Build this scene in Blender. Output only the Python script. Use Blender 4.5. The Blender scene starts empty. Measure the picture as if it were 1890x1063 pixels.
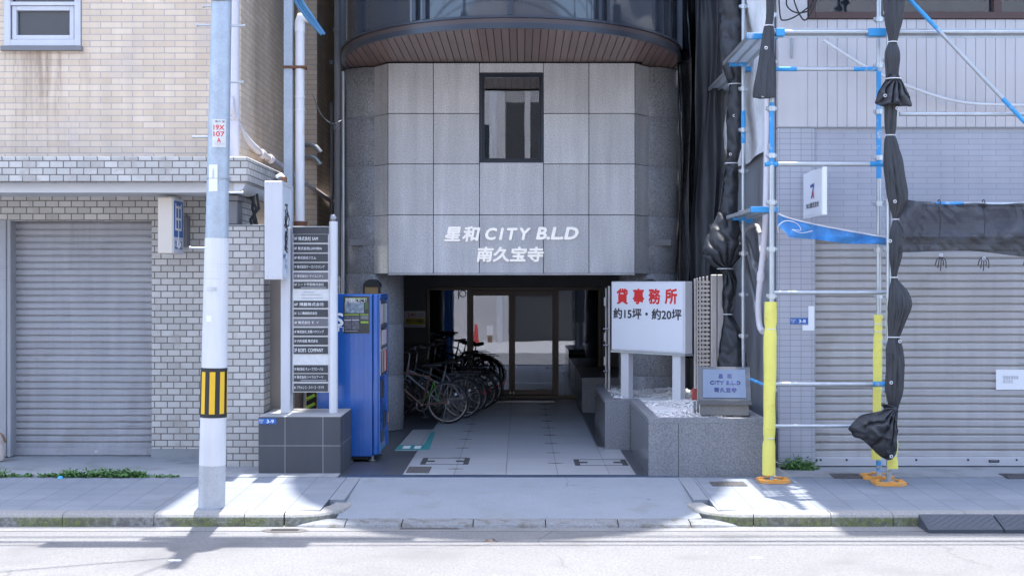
import bpy, bmesh, math, random
from mathutils import Vector, Matrix, noise as mnoise
R = math.radians
rnd = random.Random(11)
C = bpy.context.scene.collection
# survey of the place: a level viewpoint 2 m up, sight lines turned into metres at a known distance
F, VX, VY, H = 2363.0, 961.0, 524.0, 2.0
def X(px, d): return (px - VX) / F * d
def Z(py, d): return H - (py - VY) / F * d
def W(px, py, d): return Vector((X(px, d), d, Z(py, d)))

# ------------------------------------------------------------------ materials
MATS = {}
def nodes(name):
    m = bpy.data.materials.new(name); m.use_nodes = True
    nt = m.node_tree; nt.nodes.clear()
    out = nt.nodes.new('ShaderNodeOutputMaterial'); b = nt.nodes.new('ShaderNodeBsdfPrincipled')
    nt.links.new(b.outputs[0], out.inputs[0])
    MATS[name] = m
    return m, nt, b, out
def N(nt, t, **kw):
    n = nt.nodes.new(t)
    for k, v in kw.items():
        if k in n.inputs: n.inputs[k].default_value = v
        else: setattr(n, k, v)
    return n
def math_(nt, op, a, b=None, clamp=False):
    n = nt.nodes.new('ShaderNodeMath'); n.operation = op; n.use_clamp = clamp
    for i, v in enumerate((a, b)):
        if v is None: continue
        if hasattr(v, 'node'): nt.links.new(v, n.inputs[i])
        else: n.inputs[i].default_value = v
    return n.outputs[0]
def coords(nt, scale=None):
    t = nt.nodes.new('ShaderNodeTexCoord').outputs['Object']
    if scale:
        mp = nt.nodes.new('ShaderNodeMapping'); mp.inputs['Scale'].default_value = scale
        nt.links.new(t, mp.inputs['Vector']); return mp.outputs[0]
    return t
def noise(nt, sc, detail=4, vec=None, rough=.55):
    n = N(nt, 'ShaderNodeTexNoise', Scale=sc, Detail=detail, Roughness=rough)
    nt.links.new(vec if vec is not None else coords(nt), n.inputs['Vector'])
    return n.outputs['Fac']
def around(nt, fac, amt):            # noise 0..1 -> 1 +- amt
    return math_(nt, 'MULTIPLY_ADD', math_(nt, 'SUBTRACT', fac, .5), amt * 3.2) if False else math_(nt, 'ADD', math_(nt, 'MULTIPLY', math_(nt, 'SUBTRACT', fac, .5), amt * 3.2), 1.0)
def scale_col(nt, col, fac):
    v = nt.nodes.new('ShaderNodeVectorMath'); v.operation = 'SCALE'
    if hasattr(col, 'node'): nt.links.new(col, v.inputs[0])
    else: v.inputs[0].default_value = col[:3]
    nt.links.new(fac, v.inputs['Scale']); return v.outputs[0]
def mixc(nt, a, b, fac):
    n = nt.nodes.new('ShaderNodeMix'); n.data_type = 'RGBA'
    for s, v in ((n.inputs[6], a), (n.inputs[7], b)):
        if hasattr(v, 'node'): nt.links.new(v, s)
        else: s.default_value = (*v[:3], 1)
    if hasattr(fac, 'node'): nt.links.new(fac, n.inputs[0])
    else: n.inputs[0].default_value = fac
    return n.outputs[2]
def ramp(nt, fac, lo, hi):
    n = N(nt, 'ShaderNodeMapRange'); n.inputs['From Min'].default_value = lo; n.inputs['From Max'].default_value = hi
    nt.links.new(fac, n.inputs['Value']); return n.outputs[0]
def bump(nt, b, h, strength, dist=.01):
    n = N(nt, 'ShaderNodeBump', Strength=strength, Distance=dist); nt.links.new(h, n.inputs['Height'])
    nt.links.new(n.outputs[0], b.inputs['Normal'])

def mat(name, col, rough=.6, metal=0., var=.08, vs=2.5, fine=0., fs=90, bmp=0., bs=60, streak=0., island=0., spec=.5, stain=None, st=(.55, .7), ss=3., coat=0., scr=0.):
    m, nt, b, out = nodes(name)
    f = around(nt, noise(nt, vs, 5), var)
    if fine: f = math_(nt, 'MULTIPLY', f, around(nt, noise(nt, fs, 2), fine))
    if streak: f = math_(nt, 'MULTIPLY', f, around(nt, noise(nt, 1., 5, coords(nt, (9, 9, .7))), streak))
    if island:
        g = nt.nodes.new('ShaderNodeNewGeometry').outputs['Random Per Island']
        f = math_(nt, 'MULTIPLY', f, math_(nt, 'ADD', math_(nt, 'MULTIPLY', math_(nt, 'SUBTRACT', g, .5), island * 2), 1.))
    c = scale_col(nt, col, f)
    if stain: c = mixc(nt, c, stain, ramp(nt, noise(nt, ss, 6), *st))
    if scr:
        rub = math_(nt, 'MULTIPLY', ramp(nt, noise(nt, 1., 3, coords(nt, (3, 3, 70))), .60, .68), ramp(nt, noise(nt, 1.1, 3), .48, .62))
        c = mixc(nt, c, tuple(v * .45 for v in col), math_(nt, 'MULTIPLY', rub, scr))
        run = math_(nt, 'MULTIPLY', ramp(nt, noise(nt, 1., 4, coords(nt, (14, 14, .5))), .58, .72), ramp(nt, noise(nt, .9, 3), .45, .6))
        c = mixc(nt, c, (.20, .16, .13), math_(nt, 'MULTIPLY', run, scr * .6))
    nt.links.new(c, b.inputs['Base Color'])
    b.inputs['Roughness'].default_value = rough; b.inputs['Metallic'].default_value = metal
    b.inputs['Specular IOR Level'].default_value = spec; b.inputs['Coat Weight'].default_value = coat
    if bmp: bump(nt, b, noise(nt, bs, 4), bmp)
    return m

def granite(name, col, rough=.45, sc=150, con=.5, var=.06, island=.05, streak=.06, spec=.4):
    m, nt, b, out = nodes(name)
    n1 = noise(nt, sc, 3, rough=.7)
    f = math_(nt, 'MULTIPLY', around(nt, n1, con), around(nt, noise(nt, 1.6, 5), var))
    f = math_(nt, 'MULTIPLY', f, around(nt, noise(nt, 1., 5, coords(nt, (6, 6, .6))), streak))
    if island:
        g = nt.nodes.new('ShaderNodeNewGeometry').outputs['Random Per Island']
        f = math_(nt, 'MULTIPLY', f, math_(nt, 'ADD', math_(nt, 'MULTIPLY', math_(nt, 'SUBTRACT', g, .5), island * 2), 1.))
    nt.links.new(scale_col(nt, col, f), b.inputs['Base Color'])
    b.inputs['Roughness'].default_value = rough; b.inputs['Specular IOR Level'].default_value = spec
    bump(nt, b, n1, .08, .003)
    return m

def brick(name, c1, c2, mortar, bw, bh, ms, plane='wall', offset=.5, rough=.75, bmp=.5, var=.07, streak=.08, fine=.06, bias=0., stain=None, st=(.58, .75), ss=1.5, shift=(0, 0), drips=None):
    m, nt, b, out = nodes(name)
    s = nt.nodes.new('ShaderNodeSeparateXYZ'); nt.links.new(coords(nt), s.inputs[0])
    cb = nt.nodes.new('ShaderNodeCombineXYZ')
    if plane == 'wall': u, v = math_(nt, 'ADD', s.outputs[0], s.outputs[1]), s.outputs[2]
    elif plane == 'floor': u, v = s.outputs[0], s.outputs[1]
    else: u, v = s.outputs[1], s.outputs[0]
    nt.links.new(math_(nt, 'ADD', u, 40 * bw + shift[0]), cb.inputs[0]); nt.links.new(math_(nt, 'ADD', v, 40 * bh + shift[1]), cb.inputs[1])
    t = N(nt, 'ShaderNodeTexBrick', offset=offset)
    nt.links.new(cb.outputs[0], t.inputs['Vector'])
    for k, v in (('Color1', c1), ('Color2', c2), ('Mortar', mortar)): t.inputs[k].default_value = (*v, 1)
    for k, v in (('Scale', 1.), ('Mortar Size', ms), ('Mortar Smooth', .15), ('Bias', bias), ('Brick Width', bw), ('Row Height', bh)): t.inputs[k].default_value = v
    f = math_(nt, 'MULTIPLY', around(nt, noise(nt, 1.3, 6), var), around(nt, noise(nt, 120, 2), fine))
    if streak: f = math_(nt, 'MULTIPLY', f, around(nt, noise(nt, 1., 5, coords(nt, (5, 5, .5))), streak))
    c = scale_col(nt, t.outputs['Color'], f)
    if stain: c = mixc(nt, c, stain, ramp(nt, noise(nt, ss, 7), *st))
    if drips:
        x0, x1, zt, ln, dc = drips
        p = nt.nodes.new('ShaderNodeSeparateXYZ'); nt.links.new(coords(nt), p.inputs[0])
        inx = math_(nt, 'MULTIPLY', ramp(nt, p.outputs[0], x0 - .05, x0 + .1), ramp(nt, p.outputs[0], x1 + .1, x1 - .05))
        inz = math_(nt, 'MULTIPLY', ramp(nt, p.outputs[2], zt - ln, zt - .02), ramp(nt, p.outputs[2], zt + .02, zt))
        run = ramp(nt, noise(nt, 1., 5, coords(nt, (11, 11, .8))), .46, .66)
        c = mixc(nt, c, dc, math_(nt, 'MULTIPLY', math_(nt, 'MULTIPLY', run, inx), math_(nt, 'MULTIPLY', inz, .75)))
    nt.links.new(c, b.inputs['Base Color'])
    b.inputs['Roughness'].default_value = rough; b.inputs['Specular IOR Level'].default_value = .35
    if bmp:
        inv = math_(nt, 'SUBTRACT', 1., t.outputs['Fac'])
        bump(nt, b, math_(nt, 'ADD', inv, math_(nt, 'MULTIPLY', noise(nt, 90, 3), .15)), bmp, .006)
    return m

def glass(name, refl, tint=(.8, .85, .9), rough=.01, gcol=(.9, .93, 1)):
    m, nt, b, out = nodes(name); nt.nodes.remove(b)
    t = nt.nodes.new('ShaderNodeBsdfTransparent'); t.inputs[0].default_value = (*tint, 1)
    g = nt.nodes.new('ShaderNodeBsdfGlossy'); g.inputs['Roughness'].default_value = rough; g.inputs[0].default_value = (*gcol, 1)
    bn = N(nt, 'ShaderNodeBump', Strength=.02, Distance=.02); nt.links.new(noise(nt, 1.2, 2), bn.inputs['Height'])
    nt.links.new(bn.outputs[0], g.inputs['Normal'])
    x = nt.nodes.new('ShaderNodeMixShader'); x.inputs[0].default_value = refl
    nt.links.new(t.outputs[0], x.inputs[1]); nt.links.new(g.outputs[0], x.inputs[2]); nt.links.new(x.outputs[0], out.inputs[0])
    return m

def worn(base, crack_scale, crack_w, spots, spot_scale):
    """adds cracks and small dark spots to a ground material's colour"""
    nt = base.node_tree; b = next(n for n in nt.nodes if n.type == 'BSDF_PRINCIPLED'); src = b.inputs['Base Color'].links[0].from_socket
    c = src
    if crack_w:
        w = nt.nodes.new('ShaderNodeVectorMath'); w.operation = 'ADD'; nz = N(nt, 'ShaderNodeTexNoise', Scale=3., Detail=6.); nt.links.new(coords(nt), nz.inputs['Vector'])
        sc = nt.nodes.new('ShaderNodeVectorMath'); sc.operation = 'SCALE'; sc.inputs['Scale'].default_value = .25; nt.links.new(nz.outputs['Color'], sc.inputs[0])
        nt.links.new(coords(nt), w.inputs[0]); nt.links.new(sc.outputs[0], w.inputs[1])
        v = N(nt, 'ShaderNodeTexVoronoi', Scale=crack_scale); v.feature = 'DISTANCE_TO_EDGE'; nt.links.new(w.outputs[0], v.inputs['Vector'])
        m_ = math_(nt, 'MULTIPLY', ramp(nt, v.outputs['Distance'], crack_w, crack_w * .2), ramp(nt, noise(nt, .7, 3), .5, .6))
        c = mixc(nt, c, (.07, .07, .07), math_(nt, 'MULTIPLY', m_, .55))
    c = mixc(nt, c, (.085, .085, .088), math_(nt, 'MULTIPLY', ramp(nt, noise(nt, spot_scale, 2), .73, .77), spots))
    nt.links.new(c, b.inputs['Base Color']); return base
asphalt = worn(mat('asphalt', (.158, .158, .161), .9, var=.08, vs=.8, fine=.34, fs=52, bmp=.5, bs=180, stain=(.125, .125, .128), st=(.52, .72), ss=1.3), .55, .010, .5, 7)
earth = mat('earth', (.2, .2, .2), .9)
paving = brick('paving', (.185, .205, .24), (.21, .23, .262), (.09, .098, .115), .30, .30, .0032, 'floor', .0, .8, .25, var=.12, streak=0, fine=.12, stain=(.165, .175, .195), st=(.55, .8), ss=2.2)
concrete = mat('concrete', (.26, .27, .28), .85, var=.12, vs=2, fine=.12, fs=70, bmp=.25, bs=90, stain=(.17, .165, .16), st=(.52, .72), ss=2.5)
apron_m = mat('apron_concrete', (.215, .24, .275), .85, var=.07, vs=2, fine=.16, fs=80, bmp=.35, bs=140, stain=(.19, .2, .21), st=(.55, .75), ss=3)
def mossy():
    m, nt, b, out = nodes('mossy_kerb_stone')
    f = math_(nt, 'MULTIPLY', around(nt, noise(nt, 2, 5), .1), around(nt, noise(nt, 70, 3), .35))
    base = scale_col(nt, (.25, .248, .24), f)
    s = nt.nodes.new('ShaderNodeSeparateXYZ'); nt.links.new(coords(nt), s.inputs[0])
    low = ramp(nt, s.outputs[2], -.055, -.085)
    ms = math_(nt, 'MULTIPLY', math_(nt, 'MULTIPLY', ramp(nt, noise(nt, 1.6, 3), .40, .52), ramp(nt, noise(nt, 55, 4), .30, .5)), low)
    base = mixc(nt, base, (.15, .175, .04), math_(nt, 'MULTIPLY', ms, .95))
    drt = math_(nt, 'MULTIPLY', ramp(nt, noise(nt, 25, 4), .4, .62), math_(nt, 'MULTIPLY', low, .75))
    base = mixc(nt, base, (.10, .095, .085), drt)
    nt.links.new(base, b.inputs['Base Color']); b.inputs['Roughness'].default_value = .9
    bump(nt, b, noise(nt, 60, 4), .5, .01)
    return m
worn(paving, 1, 0, .55, 9); worn(apron_m, .5, .006, .6, 7)
kerb_m = mossy()
low_kerb_m = mat('low_kerb_stone', (.18, .19, .20), .85, var=.12, fine=.3, fs=60, bmp=.4, bs=60, stain=(.11, .105, .09), st=(.5, .68), ss=9)
beige_brick = brick('beige_brick', (.60, .475, .35), (.685, .56, .43), (.425, .36, .335), .242, .0712, .0055, rough=.7, var=.12, streak=.14, drips=(.1, 1.0, 4.66, 1.3, (.26, .17, .11)), bias=-.1, stain=(.52, .44, .40), st=(.55, .8))
grey_brick = brick('grey_brick', (.40, .385, .36), (.52, .50, .475), (.14, .125, .115), .146, .0737, .0062, rough=.7, var=.12, streak=.06, fine=.14, bias=.1, stain=(.33, .30, .27), st=(.55, .75), ss=4)
white_paint = mat('white_paint', (.52, .52, .55), .55, var=.06, streak=.05)
soffit_white = mat('soffit_white', (.55, .55, .56), .6, var=.05)
shutter_m = mat('grey_shutter', (.31, .31, .33), .5, .0, var=.08, streak=.14, fine=.04, bmp=.12, bs=3, stain=(.24, .23, .225), st=(.60, .78), ss=2.2, scr=.5)
shutter_r = mat('pale_shutter', (.385, .375, .38), .5, .0, var=.07, streak=.12, fine=.04, bmp=.12, bs=3, stain=(.30, .285, .27), st=(.60, .78), ss=2.2, scr=.7)
shutter_bar = mat('aluminium_bar', (.5, .5, .53), .45, .3, var=.05)
dark_tile = brick('dark_slate_tile', (.060, .064, .074), (.070, .075, .086), (.30, .30, .30), .40, .3065, .003, 'wall', 0., .55, .2, var=.12, streak=.12, fine=.08, shift=(.12, 0.01))
dark_floor = brick('dark_floor_tile', (.055, .062, .075), (.068, .075, .09), (.12, .13, .15), .40, .40, .003, 'floor', 0., .35, .15, var=.12, streak=0, fine=.1)
light_floor = brick('pale_granite_floor', (.30, .32, .35), (.34, .36, .385), (.10, .10, .11), .88, .545, .0042, 'rows', .5, .35, .15, var=.08, streak=0, fine=.2, shift=(.2, .70))
steel = mat('galvanised_steel', (.46, .49, .52), .42, .75, var=.12, vs=6, fine=.08)
steel_dull = mat('weathered_steel', (.33, .345, .36), .5, .5, var=.15, vs=5)
stainless = mat('stainless', (.55, .57, .6), .28, .9, var=.06, fine=.05)
pole_steel = mat('galvanised_pole', (.37, .42, .48), .5, .3, var=.12, vs=9, fine=.1, fs=40)
pole_white = mat('pole_white_sheath', (.62, .62, .64), .5, var=.07, streak=.10, scr=.35)
pole_base = mat('pole_base_grey', (.42, .43, .45), .7, var=.16, fine=.15, streak=.15, stain=(.27, .26, .25), st=(.58, .75), ss=8)
black_rub = mat('black_rubber', (.018, .018, .02), .55)
yellow = mat('yellow_reflective', (.75, .45, .02), .5)
foam = mat('yellow_foam', (.76, .69, .15), .7, var=.08, vs=4, stain=(.62, .5, .1), st=(.58, .74), ss=5, bmp=.3, bs=14)
orange = mat('orange_plastic', (.70, .31, .06), .6, var=.15, stain=(.45, .33, .2), st=(.55, .72), ss=9)
blue_tape = mat('blue_paint', (.035, .28, .60), .5, var=.15, stain=(.42, .47, .52), st=(.57, .68), ss=9)
blue_net = mat('blue_netting', (.03, .25, .62), .8, var=.2, vs=14, fine=.4, fs=160, bmp=.6, bs=150)
def cloth(name, col, rough, spec=.5):
    return mat(name, col, rough, var=.2, vs=5, fine=.1, fs=120, bmp=.35, bs=22, spec=spec)
tarp = cloth('black_mesh_sheet', (.032, .034, .04), .55, .45)
tarp_gloss = cloth('black_plastic_sheet', (.014, .014, .017), .16, .8)
foil = mat('silver_sheet', (.80, .81, .84), .4, .0, var=.2, vs=6, bmp=.9, bs=14, streak=.1)
gran_panel = granite('granite_panel', (.565, .56, .565), .22, 70, .52, .10, .09, .2, .6)
gran_dark = granite('granite_column', (.24, .245, .26), .26, 60, .8, .1, .05, .1)
gran_planter = granite('granite_planter', (.195, .20, .215), .38, 58, .62, .1, .04, .1)
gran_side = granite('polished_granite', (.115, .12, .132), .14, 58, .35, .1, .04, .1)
gran_black = granite('black_granite', (.10, .105, .115), .3, 140, .4, .1, 0, .1)
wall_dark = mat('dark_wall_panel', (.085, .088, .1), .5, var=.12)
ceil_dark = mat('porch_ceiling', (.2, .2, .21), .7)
joint_dark = mat('joint_sealant', (.035, .035, .04), .8)
bronze = mat('bronze_frame', (.075, .061, .050), .38, .5, var=.08)
soffit_brown = mat('brown_metal_plank', (.195, .117, .10), .38, .1, var=.14, island=.14, streak=.0, vs=2)
trim_dark = mat('dark_blue_trim', (.035, .042, .058), .28, .3, var=.06)
bay_glass = mat('smoked_glass', (.035, .042, .055), .06, 0, var=.1, vs=.7, spec=.75)
pane_side = glass('side_glass', .16, (.5, .52, .56))
pane_door = glass('door_glass', .145, (.55, .58, .62))
pane_win = glass('window_glass', .11, (.5, .52, .55))
pane_dark = mat('dark_window_pane', (.035, .042, .052), .12, var=.1, spec=.8)
blind = mat('window_blind', (.17, .165, .16), .6, var=.06)
letter_metal = mat('letter_metal', (.95, .93, .88), .42, .9, var=.06, vs=9)
red_ink = mat('red_ink', (.65, .02, .02), .5)
black_ink = mat('black_ink', (.02, .02, .03), .5)
white_ink = mat('white_ink', (.8, .8, .8), .5)
grey_ink = mat('grey_ink', (.35, .36, .4), .5)
plaque_ink = mat('plaque_ink', (.006, .02, .13), .5)
navy_ink = mat('navy_ink', (.015, .05, .28), .4)
sign_white = mat('sign_white', (.66, .68, .73), .4, var=.03)
sign_box = mat('sign_box_aluminium', (.60, .60, .63), .45, .1, var=.04, streak=.04)
sign_beige = mat('sign_beige', (.60, .53, .46), .6, var=.05)
sign_blue = mat('sign_blue', (.05, .15, .42), .5, var=.06)
plate_dark = mat('plate_dark', (.035, .040, .05), .4, var=.08)
plate_grey = mat('plate_grey', (.12, .12, .14), .35, var=.15)
plate_paper = mat('plate_paper', (.6, .6, .6), .6, var=.12, vs=20)
addr_blue = mat('address_blue', (.02, .12, .42), .45)
vend_blue = mat('vending_blue', (.014, .10, .37), .22, var=.14, vs=3, coat=.3, streak=.12, scr=.25)
vend_dark = mat('vending_inside', (.05, .055, .07), .4)
vend_glass = glass('display_glass', .25, (.85, .88, .9))
pvc = mat('pvc_pipe', (.60, .57, .60), .5, var=.06, streak=.05)
pvc_white = mat('white_pipe', (.70, .70, .72), .45, var=.05)
def rusty():
    return mat('rust_streaked_pipe', (.66, .66, .68), .5, var=.05, stain=(.50, .36, .20), st=(.56, .8), ss=2.2)
pvc_rust = rusty()
rust = mat('rust', (.14, .06, .03), .85, var=.3, vs=20)
grey_box = mat('grey_box', (.17, .17, .18), .6)
lamp_glass = mat('amber_lamp_glass', (.28, .19, .08), .3)
gate_m = mat('beige_aluminium', (.50, .465, .44), .42, .2, var=.05)
pebble = mat('white_pebble', (.72, .71, .70), .7, var=.1, vs=9, island=.14)
siding = mat('lilac_siding', (.49, .472, .482), .5, var=.05, streak=.06)
blue_tile = brick('pale_blue_tile', (.36, .365, .415), (.385, .39, .44), (.235, .24, .285), .30, .0605, .0025, rough=.4, bmp=.15, var=.08, streak=.07, fine=.03)
pillar_tile = brick('pillar_tile', (.375, .378, .425), (.395, .40, .445), (.21, .215, .25), .117, .0605, .0028, rough=.4, bmp=.2, offset=0., var=.07, streak=.05, fine=.03)
side_wall = mat('blue_grey_wall', (.24, .255, .29), .7, var=.08, streak=.08)
brown_frame = mat('brown_window_frame', (.085, .05, .045), .4, .2)
leaf_m = mat('weed_leaf', (.055, .14, .03), .6, var=.3, vs=30, island=.4)
paper = mat('paper_white', (.74, .75, .78), .6, var=.03)
ramp_m = mat('ramp_rubber', (.052, .062, .08), .6, var=.15, fine=.15)
iron = mat('cast_iron', (.10, .095, .095), .6, .3, var=.2, fine=.2, bmp=.5, bs=120)
teal = mat('teal_tape', (.03, .27, .28), .5, var=.1, vs=8, stain=(.16, .24, .25), st=(.5, .68), ss=7)
cable_m = mat('black_cable', (.015, .015, .017), .5)
tyre_m = mat('tyre', (.016, .016, .017), .7)
chrome = mat('bike_chrome', (.30, .30, .32), .3, .9)
rope_w = mat('pale_rope', (.6, .6, .62), .8)
cone_m = mat('cone_red', (.45, .05, .05), .5)
opp_light = mat('opposite_light_wall', (.52, .51, .50), .7, var=.06)
opp_dark = mat('opposite_dark_wall', (.06, .06, .065), .5, var=.1)
leafdry = mat('dry_leaf', (.32, .17, .08), .8, var=.2)
wood = mat('wood', (.2, .12, .07), .7)
clothw = mat('pale_cloth', (.6, .52, .46), .8)
saddle_m = mat('saddle_black', (.02, .02, .022), .45)
reflector = mat('red_reflector', (.7, .03, .02), .2)

# ------------------------------------------------------------------ mesh building
class MB:
    def __init__(s): s.v, s.f = [], []
    def add(s, vs, fs):
        o = len(s.v); s.v += [Vector(v) for v in vs]; s.f += [[i + o for i in f] for f in fs]; return s
    def box(s, x0, x1, y0, y1, z0, z1, bev=0., seg=1):
        x0, x1 = sorted((x0, x1)); y0, y1 = sorted((y0, y1)); z0, z1 = sorted((z0, z1))
        if bev <= 0:
            return s.add([(x, y, z) for z in (z0, z1) for y in (y0, y1) for x in (x0, x1)],
                         [(0, 2, 3, 1), (4, 5, 7, 6), (0, 1, 5, 4), (2, 6, 7, 3), (0, 4, 6, 2), (1, 3, 7, 5)])
        bm = bmesh.new(); bmesh.ops.create_cube(bm, size=1)
        for v in bm.verts: v.co = Vector(((x0 + x1) / 2 + v.co.x * (x1 - x0), (y0 + y1) / 2 + v.co.y * (y1 - y0), (z0 + z1) / 2 + v.co.z * (z1 - z0)))
        bev = min(bev, .45 * min(x1 - x0, y1 - y0, z1 - z0))
        bmesh.ops.bevel(bm, geom=bm.edges[:], offset=bev, segments=seg, affect='EDGES', profile=.5)
        bm.verts.index_update()
        s.add([v.co.copy() for v in bm.verts], [[v.index for v in f.verts] for f in bm.faces]); bm.free(); return s
    def tube(s, pts, r, n=8, closed=False, cap=True):
        pts = [Vector(p) for p in pts]; m = len(pts)
        rs = r if isinstance(r, (list, tuple)) else [r] * m
        vs, fs = [], []; u = None
        for i, p in enumerate(pts):
            a = pts[(i - 1) % m] if (closed or i > 0) else p
            b = pts[(i + 1) % m] if (closed or i < m - 1) else p
            t = (b - a); t = t.normalized() if t.length > 1e-9 else Vector((0, 0, 1))
            if u is None:
                u = t.orthogonal().normalized()
            u = (u - t * u.dot(t)); u = u.normalized() if u.length > 1e-6 else t.orthogonal().normalized()
            w = t.cross(u)
            for k in range(n):
                an = 2 * math.pi * k / n
                vs.append(p + (u * math.cos(an) + w * math.sin(an)) * rs[i])
        for i in range(m if closed else m - 1):
            j = (i + 1) % m
            for k in range(n):
                l = (k + 1) % n; fs.append((i * n + k, i * n + l, j * n + l, j * n + k))
        if cap and not closed:
            fs.append(tuple(range(n - 1, -1, -1))); fs.append(tuple((m - 1) * n + k for k in range(n)))
        return s.add(vs, fs)
    def cyl(s, p0, p1, r0, r1=None, n=16): return s.tube([p0, p1], [r0, r0 if r1 is None else r1], n)
    def lathe(s, prof, c, n=24):
        vs, fs = [], []; m = len(prof)
        for r, z in prof:
            for k in range(n):
                a = 2 * math.pi * k / n; vs.append((c[0] + r * math.cos(a), c[1] + r * math.sin(a), c[2] + z))
        for i in range(m - 1):
            for k in range(n):
                l = (k + 1) % n; fs.append((i * n + k, i * n + l, (i + 1) * n + l, (i + 1) * n + k))
        fs.append(tuple(range(n - 1, -1, -1))); fs.append(tuple((m - 1) * n + k for k in range(n)))
        return s.add(vs, fs)
    def prism(s, poly, a, b, axis='z'):
        n = len(poly)
        mk = {'z': lambda p, t: (p[0], p[1], t), 'y': lambda p, t: (p[0], t, p[1]), 'x': lambda p, t: (t, p[0], p[1])}[axis]
        vs = [mk(p, a) for p in poly] + [mk(p, b) for p in poly]
        fs = [tuple(range(n - 1, -1, -1)), tuple(range(n, 2 * n))] + [(i, (i + 1) % n, n + (i + 1) % n, n + i) for i in range(n)]
        return s.add(vs, fs)
    def grid(s, fn, nu, nv):
        vs = [fn(i / nu, j / nv) for j in range(nv + 1) for i in range(nu + 1)]
        return s.add(vs, [(j * (nu + 1) + i, j * (nu + 1) + i + 1, (j + 1) * (nu + 1) + i + 1, (j + 1) * (nu + 1) + i) for j in range(nv) for i in range(nu)])
    def ring(s, c, R_, r, axis='y', n=32, m=8, squash=1.):
        c = Vector(c); pts = []
        for k in range(n):
            a = 2 * math.pi * k / n; u, v = R_ * math.cos(a), R_ * math.sin(a)
            pts.append(c + Vector({'y': (u, 0, v), 'z': (u, v * squash, 0), 'x': (0, u, v)}[axis]))
        return s.tube(pts, r, m, closed=True)
    def xform(s, M):
        s.v = [M @ v for v in s.v]; return s
    def build(s, name, m, parent=None, smooth=None, local=False, recalc=True):
        me = bpy.data.meshes.new(name)
        vs = s.v
        root = parent
        while root is not None and root.parent is not None: root = root.parent
        if root is not None and not local:
            inv = ROOTM.get(root.name, Matrix()).inverted(); vs = [inv @ v for v in vs]
        me.from_pydata([tuple(v) for v in vs], [], [tuple(f) for f in s.f]); me.update()
        if recalc:
            bm = bmesh.new(); bm.from_mesh(me); bmesh.ops.recalc_face_normals(bm, faces=bm.faces[:]); bm.to_mesh(me); bm.free()
        if smooth is not None:
            me.shade_smooth(); me.set_sharp_from_angle(angle=R(smooth))
        me.materials.append(m)
        o = bpy.data.objects.new(name, me); C.objects.link(o)
        if parent is not None: o.parent = parent
        return o
ROOTM = {}
def thing(name, label, cat, loc=(0, 0, 0), rotz=0., group=None):
    o = bpy.data.objects.new(name, None); C.objects.link(o); o.empty_display_size = .1
    o.location = loc; o.rotation_euler = (0, 0, rotz); o['label'] = label; o['category'] = cat
    if group: o['group'] = group
    ROOTM[o.name] = Matrix.Translation(Vector(loc)) @ Matrix.Rotation(rotz, 4, 'Z')
    return o
def tag(o, label, cat, group=None, kind=None):
    o['label'] = label; o['category'] = cat
    if group: o['group'] = group
    if kind: o['kind'] = kind
    return o
def struct(o, label=None):
    o['kind'] = 'structure'
    if label: o['label'] = label
    return o
def stuff(o, label):
    o['kind'] = 'stuff'; o['label'] = label; return o
def B(*a, **k): return MB().box(*a, **k)
XR, XL, YR = Vector((1, 0, 0)), Vector((0, -1, 0)), Vector((0, 1, 0))
UP = Vector((0, 0, 1))
_tc = [0]
def text(name, body, w, h, c, m, parent, right=XR, up=UP, bold=.012, shear=0., thick=.0, spacing=1.):
    cu = bpy.data.curves.new('txt', 'FONT'); cu.body = body; cu.shear = shear; cu.resolution_u = 3; cu.space_character = spacing
    if thick: cu.extrude = .05
    o = bpy.data.objects.new('txt', cu); C.objects.link(o)
    bpy.context.view_layer.update()
    dg = bpy.context.evaluated_depsgraph_get()
    me = bpy.data.meshes.new_from_object(o.evaluated_get(dg))
    vs = [v.co.copy() for v in me.vertices]; fs = [list(p.vertices) for p in me.polygons]
    bpy.data.objects.remove(o); bpy.data.curves.remove(cu); bpy.data.meshes.remove(me)
    if not vs: return None
    x0, x1 = min(v.x for v in vs), max(v.x for v in vs); y0, y1 = min(v.y for v in vs), max(v.y for v in vs)
    sx, sy = w / (x1 - x0), h / (y1 - y0)
    right, up = right.normalized(), up.normalized(); nn = right.cross(up)
    mb = MB()
    k = bold * .8
    strikes = [(0, 0)] + ([(q * k * math.cos(a), q * k * math.sin(a)) for q in (1,) for a in [6.283 * i / 8 for i in range(8)]] if bold > .003 else [])
    sx, sy = w / (x1 - x0 + 2 * k), h / (y1 - y0 + 2 * k)
    for i, (ox, oy) in enumerate(strikes):
        mb.add([Vector(c) + right * ((v.x + ox - (x0 + x1) / 2) * sx) + up * ((v.y + oy - (y0 + y1) / 2) * sy) + nn * (((v.z / .05) * thick / 2 if thick else 0) + .00012 * i) for v in vs], fs)
    return mb.build(name, m, parent, recalc=False)
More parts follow.
